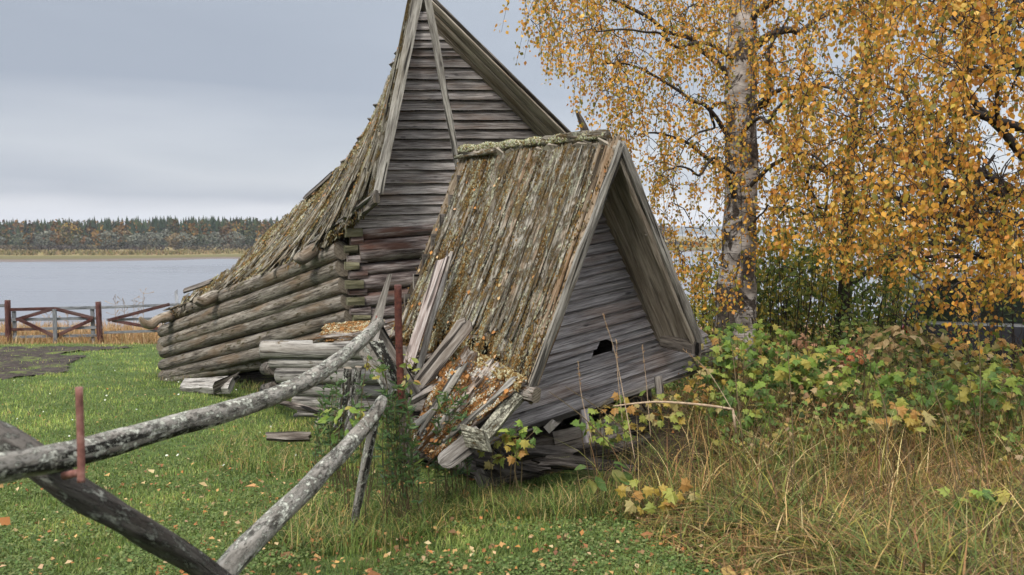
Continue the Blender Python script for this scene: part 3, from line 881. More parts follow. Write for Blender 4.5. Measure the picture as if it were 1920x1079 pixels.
roof = bpy.data.objects.new("roof", None); col.objects.link(roof); child_fix(roof, barn)
NB = 62
for i in range(NB):
    t = (i + 0.5 + random.uniform(-.3, .3)) / NB
    hw = 0.056 + 0.012 * random.random()
    roof_board(RS, roofn, t, -0.005, 1.0 + random.uniform(-0.03, 0.035), hw, W_roof, barn, random.uniform(-0.012, 0.012), thick=0.03, lift=0, segs=4, groove=.009, n=12)
for i in range(40):
    t = random.uniform(0.004, 0.99)
    s0 = random.choice([0, 0, 0.25, 0.45, 0.6]) + random.uniform(0, .1); s1 = min(1.0 + random.uniform(0, .03), s0 + random.uniform(0.35, 0.8))
    roof_board(RS, roofn, t, s0, s1, random.uniform(0.02, 0.04), W_roof, barn, random.uniform(0.028, 0.05), thick=0.02, lift=random.uniform(0, .05))
# broken upper layer that peels off along the eave
for i in range(20):
    t = 0.02 + 0.96 * (i + random.random()) / 20
    roof_board(RS, roofn, t, random.uniform(0.55, 0.8), 1.0 + random.uniform(-0.03, 0.06), random.uniform(0.03, 0.055), W_roof, barn, 0.06 + random.uniform(0, 0.03), thick=0.022, lift=random.uniform(0.0, 0.06), ragged=0.09)
for i in range(20):
    t = 0.03 + 0.95 * (i + random.random()) / 20
    e = curve(EAV, t); r_ = curve(RID, t); ax = (e - r_).normalized()
    p0 = e - ax * random.uniform(.25, .6) + roofn(t) * .05; p1 = e + ax * random.uniform(.02, .10) + Vector((0, 0, -random.uniform(.0, .07))) + roofn(t) * .03
    Wv = roofn(t).cross(ax).normalized() * random.uniform(.02, .05)
    board("splintered_board", p0, p1, Wv, Wv * random.uniform(.4, 1), .02, roofn(t), W_roof, barn, n=7, wave=.015, ragged=.05)
# a loose board that lifts off the silhouette and one at the foot
def loose(name, a, b, w, t, N, mat, par, **k):
    ax = (b - a).normalized(); W = N.cross(ax).normalized() * w / 2
    return board(name, a, b, W, W * k.pop('taper', 1.0), t, N, mat, par, **k)
loose("loose_roof_board", P(570, 372, 13.5), P(620, 328, 13.2), 0.12, 0.02, Vector((-.4, -.6, .7)), W_dark, barn, ragged=0.04)
loose("loose_roof_board", P(345, 546, 13.6), P(396, 528, 13.4), 0.10, 0.03, Vector((0, -.7, .7)), W_dark, barn, ragged=0.04)

# clumps of moss, lichen and caught leaves
CL_V = [(-.5, 0, -.1), (.5, 0, -.1), (.1, .5, 0), (-.1, -.5, 0), (0, 0, .55)]
CL_F = [(0, 3, 4), (3, 1, 4), (1, 2, 4), (2, 0, 4)]
def moss_on(surf, nrm, n, parent, name, smin, smax, cols, w, dens, size=(0.012, 0.045), stretch=2.2, up=0.02, tr=(0, 1), fq=(16, 3.5)):
    pos, X, Y, S, K = [], [], [], [], []
    tries = 0
    while len(pos) < n and tries < n * 12:
        tries += 1
        t = R.uniform(*tr); s = R.uniform(0.0, 1.0)
        q = mn.noise(Vector((t * fq[0], s * fq[1], 3.3))) + 0.6 * mn.noise(Vector((t * fq[0] * 2.8, s * fq[1] * 2.6, 8)))
        if R.random() > dens(t, s) * (0.12 + 2.2 * max(0, q + .12)): continue
        p = surf(t, s, up); N = nrm(t)
        ax = (surf(t, min(s + .03, 1)) - surf(t, max(s - .03, 0))).normalized()
        ax = (ax + Vector(R.normal(0, .25, 3))).normalized()
        x = ax; y = N.cross(ax).normalized()
        # neighbours share a tone: moss cushions here, lichen there
        K.append(mn.noise(Vector((t * fq[0] * 1.7, s * fq[1] * 2.2, 21))) * 1.5 + R.normal(0, .38))
        pos.append(p); X.append(x); Y.append(y); k = R.uniform(*size); S.append((k * R.uniform(.8, stretch), k, k * R.uniform(.5, 1.1)))
    pos, X, Y, S, K = map(np.array, (pos, X, Y, S, K))
    cw = np.cumsum(np.array(w, float)) / sum(w)
    rank = np.argsort(np.argsort(K)) / max(1, len(K))
    cc = np.array(cols, float)[np.searchsorted(cw, rank).clip(0, len(cols) - 1)]
    cc = np.clip(cc * (1 + R.normal(0, .2, (len(cc), 1))), .004, 1)
    V, F, C = scatter(CL_V, CL_F, pos, X, Y, S, cc)
    o = np_mesh(name, V, F, M_moss, C, parent); tag(o, kind='stuff')
    return o
MC = [(0.055, 0.036, 0.014), (0.10, 0.07, 0.028), (0.15, 0.085, 0.03), (0.13, 0.115, 0.05), (0.19, 0.17, 0.10), (0.29, 0.275, 0.19)]
moss_on(RS, roofn, 21000, barn, "moss", 0, 1, MC, [3, 4, 2, 3, 3, 2], lambda t, s: 0.55 + 0.4 * s, size=(0.010, 0.036), up=0.03, fq=(22, 4))
def litter_on(surf, nrm, n, parent, name, size=(.025, .045), up=0.04, cols=((0.42, 0.19, 0.06), (0.33, 0.15, 0.05), (0.48, 0.32, 0.17))):
    pos, X, Y = [], [], []
    for _ in range(n):
        t, s = R.uniform(0, 1), R.uniform(0.05, 1); N = nrm(t)
        pos.append(surf(t, s, up)); x = np.cross(unit(R.normal(0, 1, 3)), np.array(N) + R.normal(0, .25, 3)); X.append(unit(x)); Y.append(unit(np.cross(np.array(N), x)))
    V, F, C = scatter([(0, -.5, 0), (.4, 0, .12), (0, .5, 0), (-.4, 0, .12)], [(0, 1, 2), (0, 2, 3)], np.array(pos), np.array(X), np.array(Y), R.uniform(*size, n), pick(cols, [3, 2, 2], n))
    tag(np_mesh(name, V, F, M_litter, C, parent), kind='stuff')
litter_on(RS, roofn, 420, barn, "caught_leaves", up=0.06)

# gable planks
def seglerp(tab, y):
    for (x0, y0), (x1, y1) in zip(tab[:-1], tab[1:]):
        if y0 <= y <= y1: return x0 + (x1 - x0) * (y - y0) / (y1 - y0)
    return tab[-1][0] if y > tab[-1][1] else tab[0][0]
LEFT = [(787, 0), (774, 60), (742, 220), (712, 345), (700, 372), (668, 400), (664, 430)]
RIGHT = [(806, 40), (850, 92), (1014, 250), (1130, 420)]
ys = [22, 40, 58, 76, 92, 107, 128, 150, 170, 188, 208, 226, 243, 261, 280, 300, 319, 345, 366, 386, 405, 428]
for i in range(len(ys) - 1):
    y0, y1 = ys[i], ys[i + 1]
    yr = lambda y: y - max(0, (y - 330)) * 0.16
    l0, l1 = seglerp(LEFT, y0) - 2, seglerp(LEFT, y1) - 2
    r0, r1 = seglerp(RIGHT, y0) + 6, seglerp(RIGHT, y1) + 6
    tilt = 0.012 * ((i * 37) % 5 - 2) / 2
    g_ = random.uniform(0.3, 1.2)
    A, B = PG(l0, y0 + g_), PG(l1, y1)
    D, E = PG(r0, yr(y0) + g_), PG(r1, yr(y1))
    lap = GN * 0.04
    W0, W1 = (B + lap - A) / 2 * .985, (E + lap - D) / 2 * .985
    o = board("plank", (A + B + lap) / 2, (D + E + lap) / 2, W0, W1, 0.03, GN, W_plank, barn, n=12, wave=0.007, segs=3, ragged=.0)
# sheet of dark boards behind the gable so no light leaks in
# lower logs of the gable wall
yl = [(430, 414), (452, 438), (495, 480), (518, 503), (550, 531), (580, 556), (606, 580), (632, 602), (660, 628), (690, 655)]
for i in range(len(yl) - 1):
    a0, b0 = yl[i]; a1, b1 = yl[i + 1]
    la, lb = PG(672, (a0 + a1) / 2, 0.0), PG(840, (b0 + b1) / 2, 0.0)
    far = lb + (lb - la) * 1.6
    r = (a1 - a0) / 1600 * 10.5 * 0.52
    tube("wall_log", [la, lb, far], [r, r * .97, r * .9], W_loglow, barn, sides=12, n=14, rough=0.035, square=0.35, cap=M_end)
# notched corner blocks
random.seed(5)
yb = [(436, 648, 676), (450, 662, 680), (468, 648, 672), (485, 655, 683), (501, 648, 676), (517, 652, 684), (533, 652, 676), (549, 656, 690), (566, 656, 680), (583, 660, 694), (600, 662, 690)]
for i, (y, x0, x1) in enumerate(yb):
    out = 0.05 if i % 2 else 0.085
    x0 += random.uniform(-3, 5); x1 += random.uniform(-5, 5); y += random.uniform(-2, 2)
    A, B = PG(x0 - 3, y, out), PG(x1, y - 1, out - .03)
    board("notch_block", A, B, Vector((0, 0, random.uniform(.036, .052))), Vector((0, 0, random.uniform(.04, .055))), 0.17, GN, W_notch if i % 2 == 0 else W_loglow, barn, n=3, wave=0.008, segs=2)

# side wall logs, near corner -> sunk far corner
sw = [((640, 470), (309, 596), 34, 20), ((643, 503), (308, 622), 33, 26), ((648, 534), (307, 643), 33, 24), ((652, 565), (308, 661), 31, 22), ((658, 594), (308, 685), 30, 24), ((662, 622), (308, 706), 29, 24)]
for (nx_, ny_), (fx_, fy_), w0, w1 in sw:
    A, B = P(nx_, ny_, 10.55), P(fx_, fy_, 14.1)
    r0, r1 = w0 / 1600 * 10.55 / 2 * 1.05, w1 / 1600 * 14.1 / 2 * 1.03
    M_ = A.lerp(B, .5) + Vector((0, 0, random.uniform(-.02, .02)))
    tube("wall_log", [A, M_, B], [r0, (r0 + r1) / 2, r1], W_log, barn, sides=14, n=16, rough=0.05, cap=M_end, freq=1.5)
A, B = P(516, 676, 12.0), P(309, 716, 14.1)
tube("wall_log", [A, A.lerp(B, .5) + Vector((0, 0, .04)), B], [.10, .12, .12], W_log, barn, sides=14, n=10, rough=0.05, cap=M_end)
# log ends poking out at the sunk corner
for y, r in ((596, .07), (648, .09), (697, .05)):
    A = P(312, y, 14.15); B = P(301 if y == 648 else 305, y + 3, 13.95)
    tube("log_end", [A, B], [r, r * .9], W_dark, barn, sides=9, rough=.15, cap=M_end)
# far gable, hidden sides and right slope close the body
X1 = P(309, 640, 14.15)
for k in range(6):
    z = X1.z - 0.75 + k * 0.23
    a = Vector((X1.x + .1, X1.y, z)); b = a + Vector((4.2, 2.4, 0.0))
    tube("wall_log", [a, b], [.13, .13], W_dark, barn, sides=8, cap=M_end)
ER0, ER1 = PG(1150, 345, 0.3), P(700, 560, 18.5)
def RR(t, s, up=0.0):
    a = curve(RID, t); b = ER0.lerp(ER1, t)
    return a.lerp(b, s) + Vector((0, 0, -0.35 * math.sin(math.pi * s) * t)) + Vector((0, 0, up - 0.06))
def RRn(t):
    a, b = curve(RID, t), ER0.lerp(ER1, t)
    w = RR(min(t + .1, 1), .5) - RR(max(t - .1, 0), .5)
    n = (b - a).cross(w).normalized()
    return n if n.z > 0 else -n
for i in range(26):
    roof_board(RR, RRn, (i + .5) / 26, 0.0, 1.0, 0.16, W_dark, barn, 0.0, thick=0.03, n=5, nm="far_slope_board")
# right overhang seen from below: broad soffit boards along the verge
O0, O1 = P(806, -2, 10.6), PG(1069, 258, 0.72)
I0, I1 = PG(806, 48, 0.02), PG(1016, 262, 0.02)
k = (O1 - O0)
O2 = O0 + k * 1.34
I2 = I0 + (I1 - I0) * 1.42
ns = 5
for i in range(ns):
    f0, f1 = i / ns, (i + 1) / ns
    a0, a1 = O0.lerp(I0, f0), O0.lerp(I0, f1)
    b0, b1 = O2.lerp(I2, f0), O2.lerp(I2, f1)
    N = (b0 - a0).cross(I0 - O0).normalized()
    if N.z > 0: N = -N
    board("soffit_board", (a0 + a1) / 2 - N * 0.012 * (i % 2), (b0 + b1) / 2 - N * 0.012 * (i % 2), (a1 - a0) / 2 * .97, (b1 - b0) / 2 * .97, 0.03, N, W_soffit, barn, n=12, wave=0.004)
Nn = -N
for i in range(7):
    f0, f1 = i / 7 - .02, (i + 1) / 7 + .01
    a, b = O0.lerp(I0, f0) + Nn * (.05 + .012 * (i % 2)), O2.lerp(I2, f0) + Nn * .05
    board("verge_cover_board", a, b, (I0 - O0) / 14, (I2 - O2) / 14, 0.03, Nn, W_dark, barn, n=10, wave=0.01, ragged=.04)
# left verge board and the long batten across the gable
A, B = P(785, -10, 10.35), P(708, 366, 10.0)
ax = (B - A).normalized(); W = ax.cross(GN).normalized()
board("verge_board", A, B, W * 0.055, W * 0.055, 0.03, (GN + Vector((.12, 0, 0))), W_verge, barn, n=16, wave=0.008, ragged=0.03)
board("verge_board", A + W * .0 - GN * .04 + Vector((-.06, 0, 0)), B - GN * .04 + Vector((-.05, 0, .03)), W * 0.05, W * 0.05, 0.035, GN, W_roof, barn, n=16, wave=0.008, ragged=0.03)
A, B = P(800, -12, 10.3), P(860, 318, 10.35)
ax = (B - A).normalized(); W = ax.cross(GN).normalized()
board("batten", A, B, W * 0.045, W * 0.036, 0.03, GN, W_verge, barn, n=14, wave=0.006)
# eave beam and its squared end under the verge
A, B = P(707, 369, 9.95), P(646, 428, 10.5)
board("eave_board", A, B, Vector((0, 0, .075)), Vector((0, 0, .05)), 0.05, Vector((-.6, -.7, .2)), W_dark, barn, n=8, wave=0.008)
board("eave_beam", P(706, 373, 9.95), P(660, 415, 10.6), Vector((0, 0, .05)), Vector((0, 0, .05)), 0.1, Vector((-.6, -.7, .0)), W_dark, barn, n=5, cap=M_end)
board("eave_board", P(700, 366, 10.0), P(560, 472, 11.2), Vector((.03, .03, .035)), Vector((.03, .03, .035)), 0.03, Vector((-.4, -.5, .7)), W_verge, barn, n=10, wave=0.012, ragged=.05)
# hooked eave poles (carved from a root) that held the gutter
def hook(pts, r, nm="eave_hook"):
    tube(nm, [P(*p) for p in pts], r, W_log, barn, sides=9, n=16, rough=0.16, cap=M_end, square=.5)
hook([(335, 590, 14.0), (312, 596, 13.6), (296, 600, 13.5), (282, 610, 13.4), (270, 606, 13.3), (262, 595, 13.25)], [.085, .085, .06, .075, .055, .02])
hook([(430, 550, 13.0), (400, 556, 12.6), (380, 566, 12.45), (366, 562, 12.35)], [.085, .08, .08, .045])
hook([(600, 462, 10.9), (585, 472, 10.7), (566, 484, 10.6), (556, 480, 10.55)], [.08, .08, .08, .05])
# mossy top log under the eave
tube("wall_plate_log", [P(640, 462, 10.85), P(480, 532, 12.5), P(312, 594, 14.25)], [.10, .085, .07], W_dark, barn, sides=12, n=14, rough=.08)
# fringe of moss and splinters hanging along the eave
def fringe(n):
    pos, X, Y, S = [], [], [], []
    for _ in range(n):
        t = R.uniform(0.02, 1); p = curve(EAV, t)
        pos.append(np.array(p) + R.normal(0, .03, 3)); 
    pos = np.array(pos)
    x, y = frames(np.array([0.1, -0.1, -1.0]), n, 0.45)
    V, F, C = scatter([(-.5, 0, 0), (.5, 0, 0), (0, 1, .1)], [(0, 1, 2)], pos, x, y, np.stack([R.uniform(.01, .03, n), R.uniform(.03, .08, n), np.full(n, .05)], 1), pick(MC, [3, 3, 2, 2, 1, 1], n))
    tag(np_mesh("moss_fringe", V, F, M_moss, C, barn), kind='stuff')
fringe(1500)
bpy.data.objects.remove(roof)

bf = [P(655, 640, 10.9), P(315, 712, 14.0), P(315, 712, 14.0) + Vector((3.6, 1.4, 0)), P(655, 640, 10.9) + Vector((3.2, 1.1, 0))]
mesh("floor", [(v.x, v.y, ground(v.x, v.y) + .03) for v in bf], [(0, 3, 2, 1)], M_soil, barn)
# stub of a lower log wall in front of the barn
stub = thing("log_stub_wall", "stub of pale rounded logs stacked in front of the barn corner", "wall", loc=P(600, 762, 9.0))
for y, x0, h, yr in ((655, 491, 34, 657), (680, 506, 20, 682), (703, 519, 31, 706), (730, 552, 25, 735), (753, 550, 24, 760), (772, 560, 18, 780)):
    A, B = P(x0, y, 9.0), P(735, yr, 8.75)
    r = h / 1600 * 9.0 / 2 * 1.04
    d = (B - A).normalized()
    tube("log", [A, A + d * 0.03, A + d * .08, A.lerp(B, .5), B], [r * .7, r * .93, r, r, r * .97], W_stub, stub, sides=14, n=16, rough=0.05, cap=M_end, square=.25, freq=1.5)
for y in (690, 730):
    tube("log", [P(520, y, 9.1), P(500, y + 2, 10.6)], [.09, .09], W_dark, stub, sides=8)
# hewn beam lying under the barn
hb = thing("hewn_beam", "thick split beam lying in the grass under the barn's left log wall", "beam", loc=P(395, 735, 11.8))
board("beam_body", P(343, 724, 12.4), P(435, 722, 11.2), Vector((0, .10, .05)), Vector((0, .13, .06)), 0.12, Vector((-.1, -.4, .8)), W_stub, hb, n=6, wave=.01)
board("broken_end", P(402, 728, 11.2), P(448, 705, 11.35), Vector((0.02, -.02, .09)), Vector((0.02, -.02, .08)), 0.07, Vector((.1, -1, .2)), W_dark, hb, n=5, wave=.02, ragged=.03)
# ------------------------------------------------------------------ small collapsed gabled porch in front
PA, PB = P(1160, 263, 6.0), P(866, 291, 7.2)             # ridge front / back
PDn, PC = P(1000, 740, 5.5), P(735, 625, 6.75)          # left eave front / back
PE = P(1308, 642, 6.6)                                   # right eave front
porch = thing("collapsed_porch", "small steep collapsed porch with mossy roof and a dark hole in its gable", "shed roof", loc=(0.5, 6.2, 0.0))
def PSf(t, s, up=0.0):
    a, b = PA.lerp(PB, t), PDn.lerp(PC, t)
    n = PSn(t)
    return a.lerp(b, s) + n * (up - 0.05 * math.sin(math.pi * s) * (0.3 + t)) + Vector((-.05, 0, 0)) * math.sin(math.pi * s) * t
def PSn(t=0):
    n = (PDn - PA).cross(PB - PA)
    n2 = (PC - PB).cross(PB - PA)
    n = (n.lerp(n2, t)).normalized()
    return n if n.z > 0 else -n
NB = 22
for i in range(NB):
    t = (i + .5 + random.uniform(-.2, .2)) / NB
    end = 1.0 - 0.17 * math.exp(-((t - .55) / .33) ** 4) + random.uniform(-.03, .03)
    if t > 0.86: end = 0.97
    m_ = W_clean if (t < 0.08 or t > 0.93 or i == 17) else W_proof
    roof_board(PSf, PSn, t, 0.0, end, 0.042 + random.uniform(0, .008), m_, porch, random.uniform(-.010, .010), thick=0.026, n=18, ragged=0.04, segs=7, groove=.008)
for i in range(38):
    t = random.uniform(0.07, 0.97)
    s0 = random.choice([0.0, 0.0, 0.1, 0.3, 0.5]) + random.uniform(0, .08); s1 = min(1.0 - .16 * math.exp(-((t - .5) / .35) ** 4), s0 + random.uniform(.25, .8))
    roof_board(PSf, PSn, t, s0, s1, random.uniform(0.008, 0.022), W_proof, porch, random.uniform(0.012, 0.026), thick=0.016, n=12, lift=random.uniform(0, .02), ragged=.03)
# streaks of moss
moss_on(PSf, PSn, 26000, porch, "moss", 0, 1, [(0.06, 0.036, 0.014), (0.11, 0.065, 0.022), (0.17, 0.095, 0.03), (0.13, 0.11, 0.055), (0.19, 0.175, 0.11), (0.27, 0.262, 0.19)],
        [3, 4, 2.5, 2.6, 2.8, 2.2], lambda t, s: (0.12 + 0.75 * s + .2 * (s < .3) * (t > .2)) * (1 if .07 < t < .93 else .15), size=(0.005, 0.016), stretch=3.2, up=0.018, fq=(20, 3))
litter_on(PSf, PSn, 28, porch, "caught_leaves", size=(.02, .04), up=0.035)
# ridge: two rotten half logs thick with lichen
up = Vector((0, 0, 1))
rp = [PB.lerp(PA, f) + up * h for f, h in ((-.01, .0), (.2, .02), (.4, .025), (.6, .045), (.8, .05), (.94, .045))]
tube("ridge_log", rp, [.028, .034, .030, .038, .040, .034], W_proof, porch, sides=12, n=22, rough=.22, freq=9)
tube("ridge_log", [PB.lerp(PA, -.01) + up * -.02 + Vector((-.04, -.04, 0)), PB.lerp(PA, .28) + up * .0 + Vector((-.04, -.04, 0))], [.02, .022], W_proof, porch, sides=8, n=8, rough=.2)
n = 3800
f_ = R.uniform(-.01, .93, n); ang = R.uniform(-2.2, 2.0, n)
axr = unit(np.array(PA - PB)); sd = unit(np.cross(axr, np.array([0, 0, 1.0]))); 
pos = np.array([PB.lerp(PA, float(f)) for f in f_]) + np.array([0, 0, .035])
r_ = .037 + .008 * np.sin(f_ * 40)
dirv = np.cos(ang)[:, None] * np.array([0, 0, 1.0]) + np.sin(ang)[:, None] * sd
pos = pos + dirv * r_[:, None]
X = unit(R.normal(0, 1, (n, 3))); Y = unit(np.cross(dirv, X)); X = np.cross(Y, dirv)
V, F, C = scatter(CL_V, CL_F, pos, X, Y, R.uniform(.006, .022, n), pick([(0.33, 0.32, 0.23), (0.24, 0.235, 0.15), (0.17, 0.155, 0.075), (0.12, 0.095, 0.035)], [4, 3, 2, 2], n, .2))
tag(np_mesh("ridge_moss", V, F, M_moss, C, porch), kind='stuff')

# gable wall, set back under the overhang
RD = (PB - PA).normalized()
GW = Vector(((PE - PDn).x, (PE - PDn).y, 0)).normalized()
PN = Vector((GW.y, -GW.x, 0))
if PN.y > 0: PN = -PN
GO = PA + RD * 0.40
def PP(px, py, out=0.0):
    return on_plane(px, py, GO + PN * out, PN)
yb = [352, 372, 392, 411, 430, 449, 468, 487, 506, 525, 544, 563, 584, 606, 629, 643, 657, 682, 714, 745]
def pl_left(y):   # hidden behind the front verge
    return 1150 - (y - 380) * 0.42 - 26 if y < 700 else 1150 - 320 * .42 - 26 - (y - 700) * 1.4
def pl_right(y):
    return 1141 + (y - 376) * 0.432 + 12
for i in range(len(yb) - 1):
    ya, ybm = yb[i], yb[i + 1]
    def edge(y):
        sl = -0.17 - (y - 400) / 345 * 0.17
        # line through (1150,y) with that slope
        xl = pl_left(y + 40); xr = pl_right(y - 30)
        if y > 650: xr = 1336 if y > 700 else 1300 + (y - 650) * .7
        if y > 700: xl = 915 + (745 - y) * 1.0
        return (xl, y + (xl - 1150) * sl), (xr, y + (xr - 1150) * sl)
    (ax0, ay0), (ax1, ay1) = edge(ya + .6)
    (bx0, by0), (bx1, by1) = edge(ybm)
    lap = PN * (0.030 if i < 17 else 0.026)
    out = 0.0 if i < 17 else 0.012
    def quad(t0, t1, b0, b1, n=10, ragged=0.0):
        def at(e0, e1, x):
            f = (x - e0[0]) / (e1[0] - e0[0]); return PP(x, e0[1] + (e1[1] - e0[1]) * f, out)
        A, B = at((ax0, ay0), (ax1, ay1), t0), at((bx0, by0), (bx1, by1), b0) + lap
        D, E = at((ax0, ay0), (ax1, ay1), t1), at((bx0, by0), (bx1, by1), b1) + lap
        board("plank", (A + B) / 2, (D + E) / 2, (B - A) / 2 * .98, (E - D) / 2 * .98, 0.02, PN, W_porch, porch, n=n, wave=0.004, ragged=ragged)
    if i == 14:
        quad(ax0, 1125, bx0, 1112, 6); quad(1132, ax1, 1150, bx1, 6)
    elif i == 15:
        quad(ax0, 1112, bx0, 1102, 6); quad(1150, ax1, 1144, bx1, 6)
    else:
        quad(ax0, ax1, bx0, bx1)
    # narrow moulding along each lap joint
    if i < 17:
        Aa, Bb = PP(ax0, ay0 + 4.5, .016), PP(ax1, ay1 + 4.5, .016)
        if i not in (14, 15, 16): board("lap_moulding", Aa, Bb, Vector((0, 0, .006)), Vector((0, 0, .006)), .012, PN, W_porch, porch, n=6, wave=.002, segs=1)
# bottom rail showing its lit edge
A, B = PP(913, 830, .04), PP(1336, 685, .04)
board("bottom_rail", A, B, Vector((0, 0, .018)), Vector((0, 0, .018)), .03, PN, W_grey, porch, n=10, wave=.005)
# front-left verge: three weathered boards on edge
vd = (PDn - PA)
wv = vd.normalized().cross(PN).normalized()
if wv.x < 0: wv = -wv
for k, (o0, o1, dz, m_, w) in enumerate(((0.0, 0.0, 0.0, W_verge, .024), (.040, .036, -.02, W_verge, .018), (.072, .062, -.045, W_grey, .013))):
    A = P(1158, 272, 5.97) + wv * o0 + PN * (.03 - k * .02); B = P(987, 733, 5.47) + wv * o1 + PN * (.03 - k * .02)
    board("verge_board", A, B, wv * w, wv * w, 0.028, PN, m_, porch, n=18, wave=0.009, ragged=0.03)
# right slope: thick sheet of boards seen from below and on edge
QE0, QE1 = PE + Vector((0, 0, 0)), PE + (PB - PA) * 0.95
def RSf(t, s, up=0.0):
    a, b = PA.lerp(PB, t), QE0.lerp(QE1, t)
    return a.lerp(b, s) + RSn() * up
def RSn(t=0):
    n = (QE0 - PA).cross(PB - PA).normalized()
    return n if n.z > 0 else -n
for i in range(12):
    roof_board(RSf, RSn, (i + .5) / 12, 0.0, 1.0 + random.uniform(0, .03), 0.072, W_soffit, porch, -0.03 + .008 * (i % 2), thick=.024, n=8, nm="soffit_board")
for i in range(22):
    roof_board(RSf, RSn, (i + .5) / 22, 0.0, 1.0 + random.uniform(-.01, .04), 0.045, W_proof, porch, 0.02 + random.uniform(0, .02), thick=.03, n=8)
wr = (PE - PA).normalized().cross(PN).normalized()
if wr.x > 0: wr = -wr
for k, (o0, w, m_) in enumerate(((0.012, .03, W_verge), (.062, .016, W_soffit))):
    A = PA + wr * o0 + PN * (.035 - .02 * k) + Vector((0, 0, -.03)); B = PE + wr * o0 + PN * (.035 - .02 * k)
    board("verge_board", A, B, wr * w, wr * w * 1.15, 0.03, PN, m_, porch, n=18, wave=0.01, ragged=0.03)
tube("knot_hole", [P(1211, 441, 6.14), P(1211, 441, 6.2)], [.006, .006], W_dark, porch, sides=8)
# squared beam under the right verge foot, left eave beam with its cut block
board("eave_beam", P(1245, 640, 6.75), P(1306, 655, 6.5), Vector((0, 0, .05)), Vector((0, 0, .05)), .09, PN, W_dark, porch, n=3)
tube("eave_beam", [P(1006, 742, 5.42), P(972, 733, 5.5)], [.05, .05], W_rust, porch, sides=12, square=.9, rough=.05, cap=M_end)
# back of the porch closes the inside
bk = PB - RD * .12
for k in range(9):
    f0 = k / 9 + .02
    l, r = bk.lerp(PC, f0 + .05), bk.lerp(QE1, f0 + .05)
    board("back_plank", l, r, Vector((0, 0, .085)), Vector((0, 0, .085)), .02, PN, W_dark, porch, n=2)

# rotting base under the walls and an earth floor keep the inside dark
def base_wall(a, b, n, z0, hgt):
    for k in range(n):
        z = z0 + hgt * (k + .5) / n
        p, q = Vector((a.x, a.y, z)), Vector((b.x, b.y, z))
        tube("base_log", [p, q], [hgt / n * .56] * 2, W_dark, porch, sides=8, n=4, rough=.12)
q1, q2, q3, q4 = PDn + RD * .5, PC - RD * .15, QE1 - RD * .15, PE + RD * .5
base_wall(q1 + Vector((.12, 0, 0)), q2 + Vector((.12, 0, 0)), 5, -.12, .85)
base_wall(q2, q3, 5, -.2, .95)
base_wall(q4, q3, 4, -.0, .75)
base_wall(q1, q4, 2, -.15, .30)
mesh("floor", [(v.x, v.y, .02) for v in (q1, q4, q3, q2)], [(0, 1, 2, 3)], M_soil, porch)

# the stick that rises behind the ridge
s_ = tube("leaning_stake", [P(1104, 300, 8.4), P(1098, 250, 8.4), P(1080, 206, 8.4)], [.05, .046, .012], W_dark, sides=7, n=8, rough=.1)
tag(s_, "thin pointed brown stake sticking up behind the porch ridge", "stake")

# ------------------------------------------------------------------ fallen slab of roof under the left eave
slab = thing("fallen_roof_slab", "mossy slab of roof boards slumped to the ground below the porch eave", "roof debris", loc=P(830, 850, 5.3))
SA, SB = P(842, 668, 5.75), P(992, 716, 5.45)     # upper edge left/right
SC, SD = P(770, 822, 5.35), P(812, 866, 5.15)     # lower edge left/right
SN = (SC - SA).cross(SB - SA).normalized()
if SN.z < 0: SN = -SN
for (f0, f1, s0, s1, lft, m_) in [(0.0, 0.15, .12, .82, .0, W_grey), (0.12, .34, -.1, 1.0, .012, W_rust), (.30, .5, 0, .98, .0, W_rust), (.46, .64, -.05, 1.04, .018, W_rust), (.6, .8, 0, 1.0, .005, W_rust), (.76, .98, .02, 1.02, .0, W_rust), (.2, .3, .1, .9, .04, W_verge), (.52, .6, .2, 1.0, .045, W_rust), (.86, .92, .05, .8, .035, W_verge)]:
    a0, a1 = SA.lerp(SB, f0), SA.lerp(SB, f1)
    c0, c1 = SC.lerp(SD, f0), SC.lerp(SD, f1)
    p0, p1 = a0.lerp(c0, s0), a1.lerp(c1, s0); q0, q1 = a0.lerp(c0, s1), a1.lerp(c1, s1)
    board("slab_board", (p0 + p1) / 2 + SN * lft, (q0 + q1) / 2 + SN * lft, (p1 - p0) / 2 * .95, (q1 - q0) / 2 * .95, .03, SN, m_, slab, n=14, wave=.014, ragged=.05, segs=5)
def slabS(t, s, up=0.0): return SA.lerp(SB, t).lerp(SC.lerp(SD, t), s) + SN * (up + .012)
moss_on(slabS, lambda t: SN, 6500, slab, "moss", 0, 1, [(0.09, 0.042, 0.014), (0.16, 0.07, 0.024), (0.21, 0.10, 0.035), (0.17, 0.12, 0.05), (0.28, 0.26, 0.19), (0.40, 0.385, 0.33)], [3, 4, 3, 2, 1.6, 1.6], lambda t, s: .6, size=(.005, .014), up=.016, fq=(6, 3))
# moss heap where slab and eave meet
def heapS(t, s, up=0.0):
    a, b = P(870, 648, 5.9), P(990, 712, 5.5); c, d = P(842, 690, 5.75), P(975, 738, 5.4)
    return a.lerp(b, t).lerp(c.lerp(d, t), s) + SN * (up + .05 * math.sin(math.pi * s) + .02 * mn.noise(Vector((t * 9, s * 9, 0))))
moss_on(heapS, lambda t: SN, 5500, slab, "moss_heap", 0, 1, [(0.12, 0.065, 0.022), (0.17, 0.11, 0.04), (0.22, 0.17, 0.08), (0.3, 0.27, 0.16), (0.38, 0.35, 0.23)], [3, 3, 3, 2, 1.2], lambda t, s: .9, size=(.007, .019), stretch=1.8, up=.01)
litter_on(slabS, lambda t: SN, 22, slab, "caught_leaves", size=(.025, .042), up=.04)

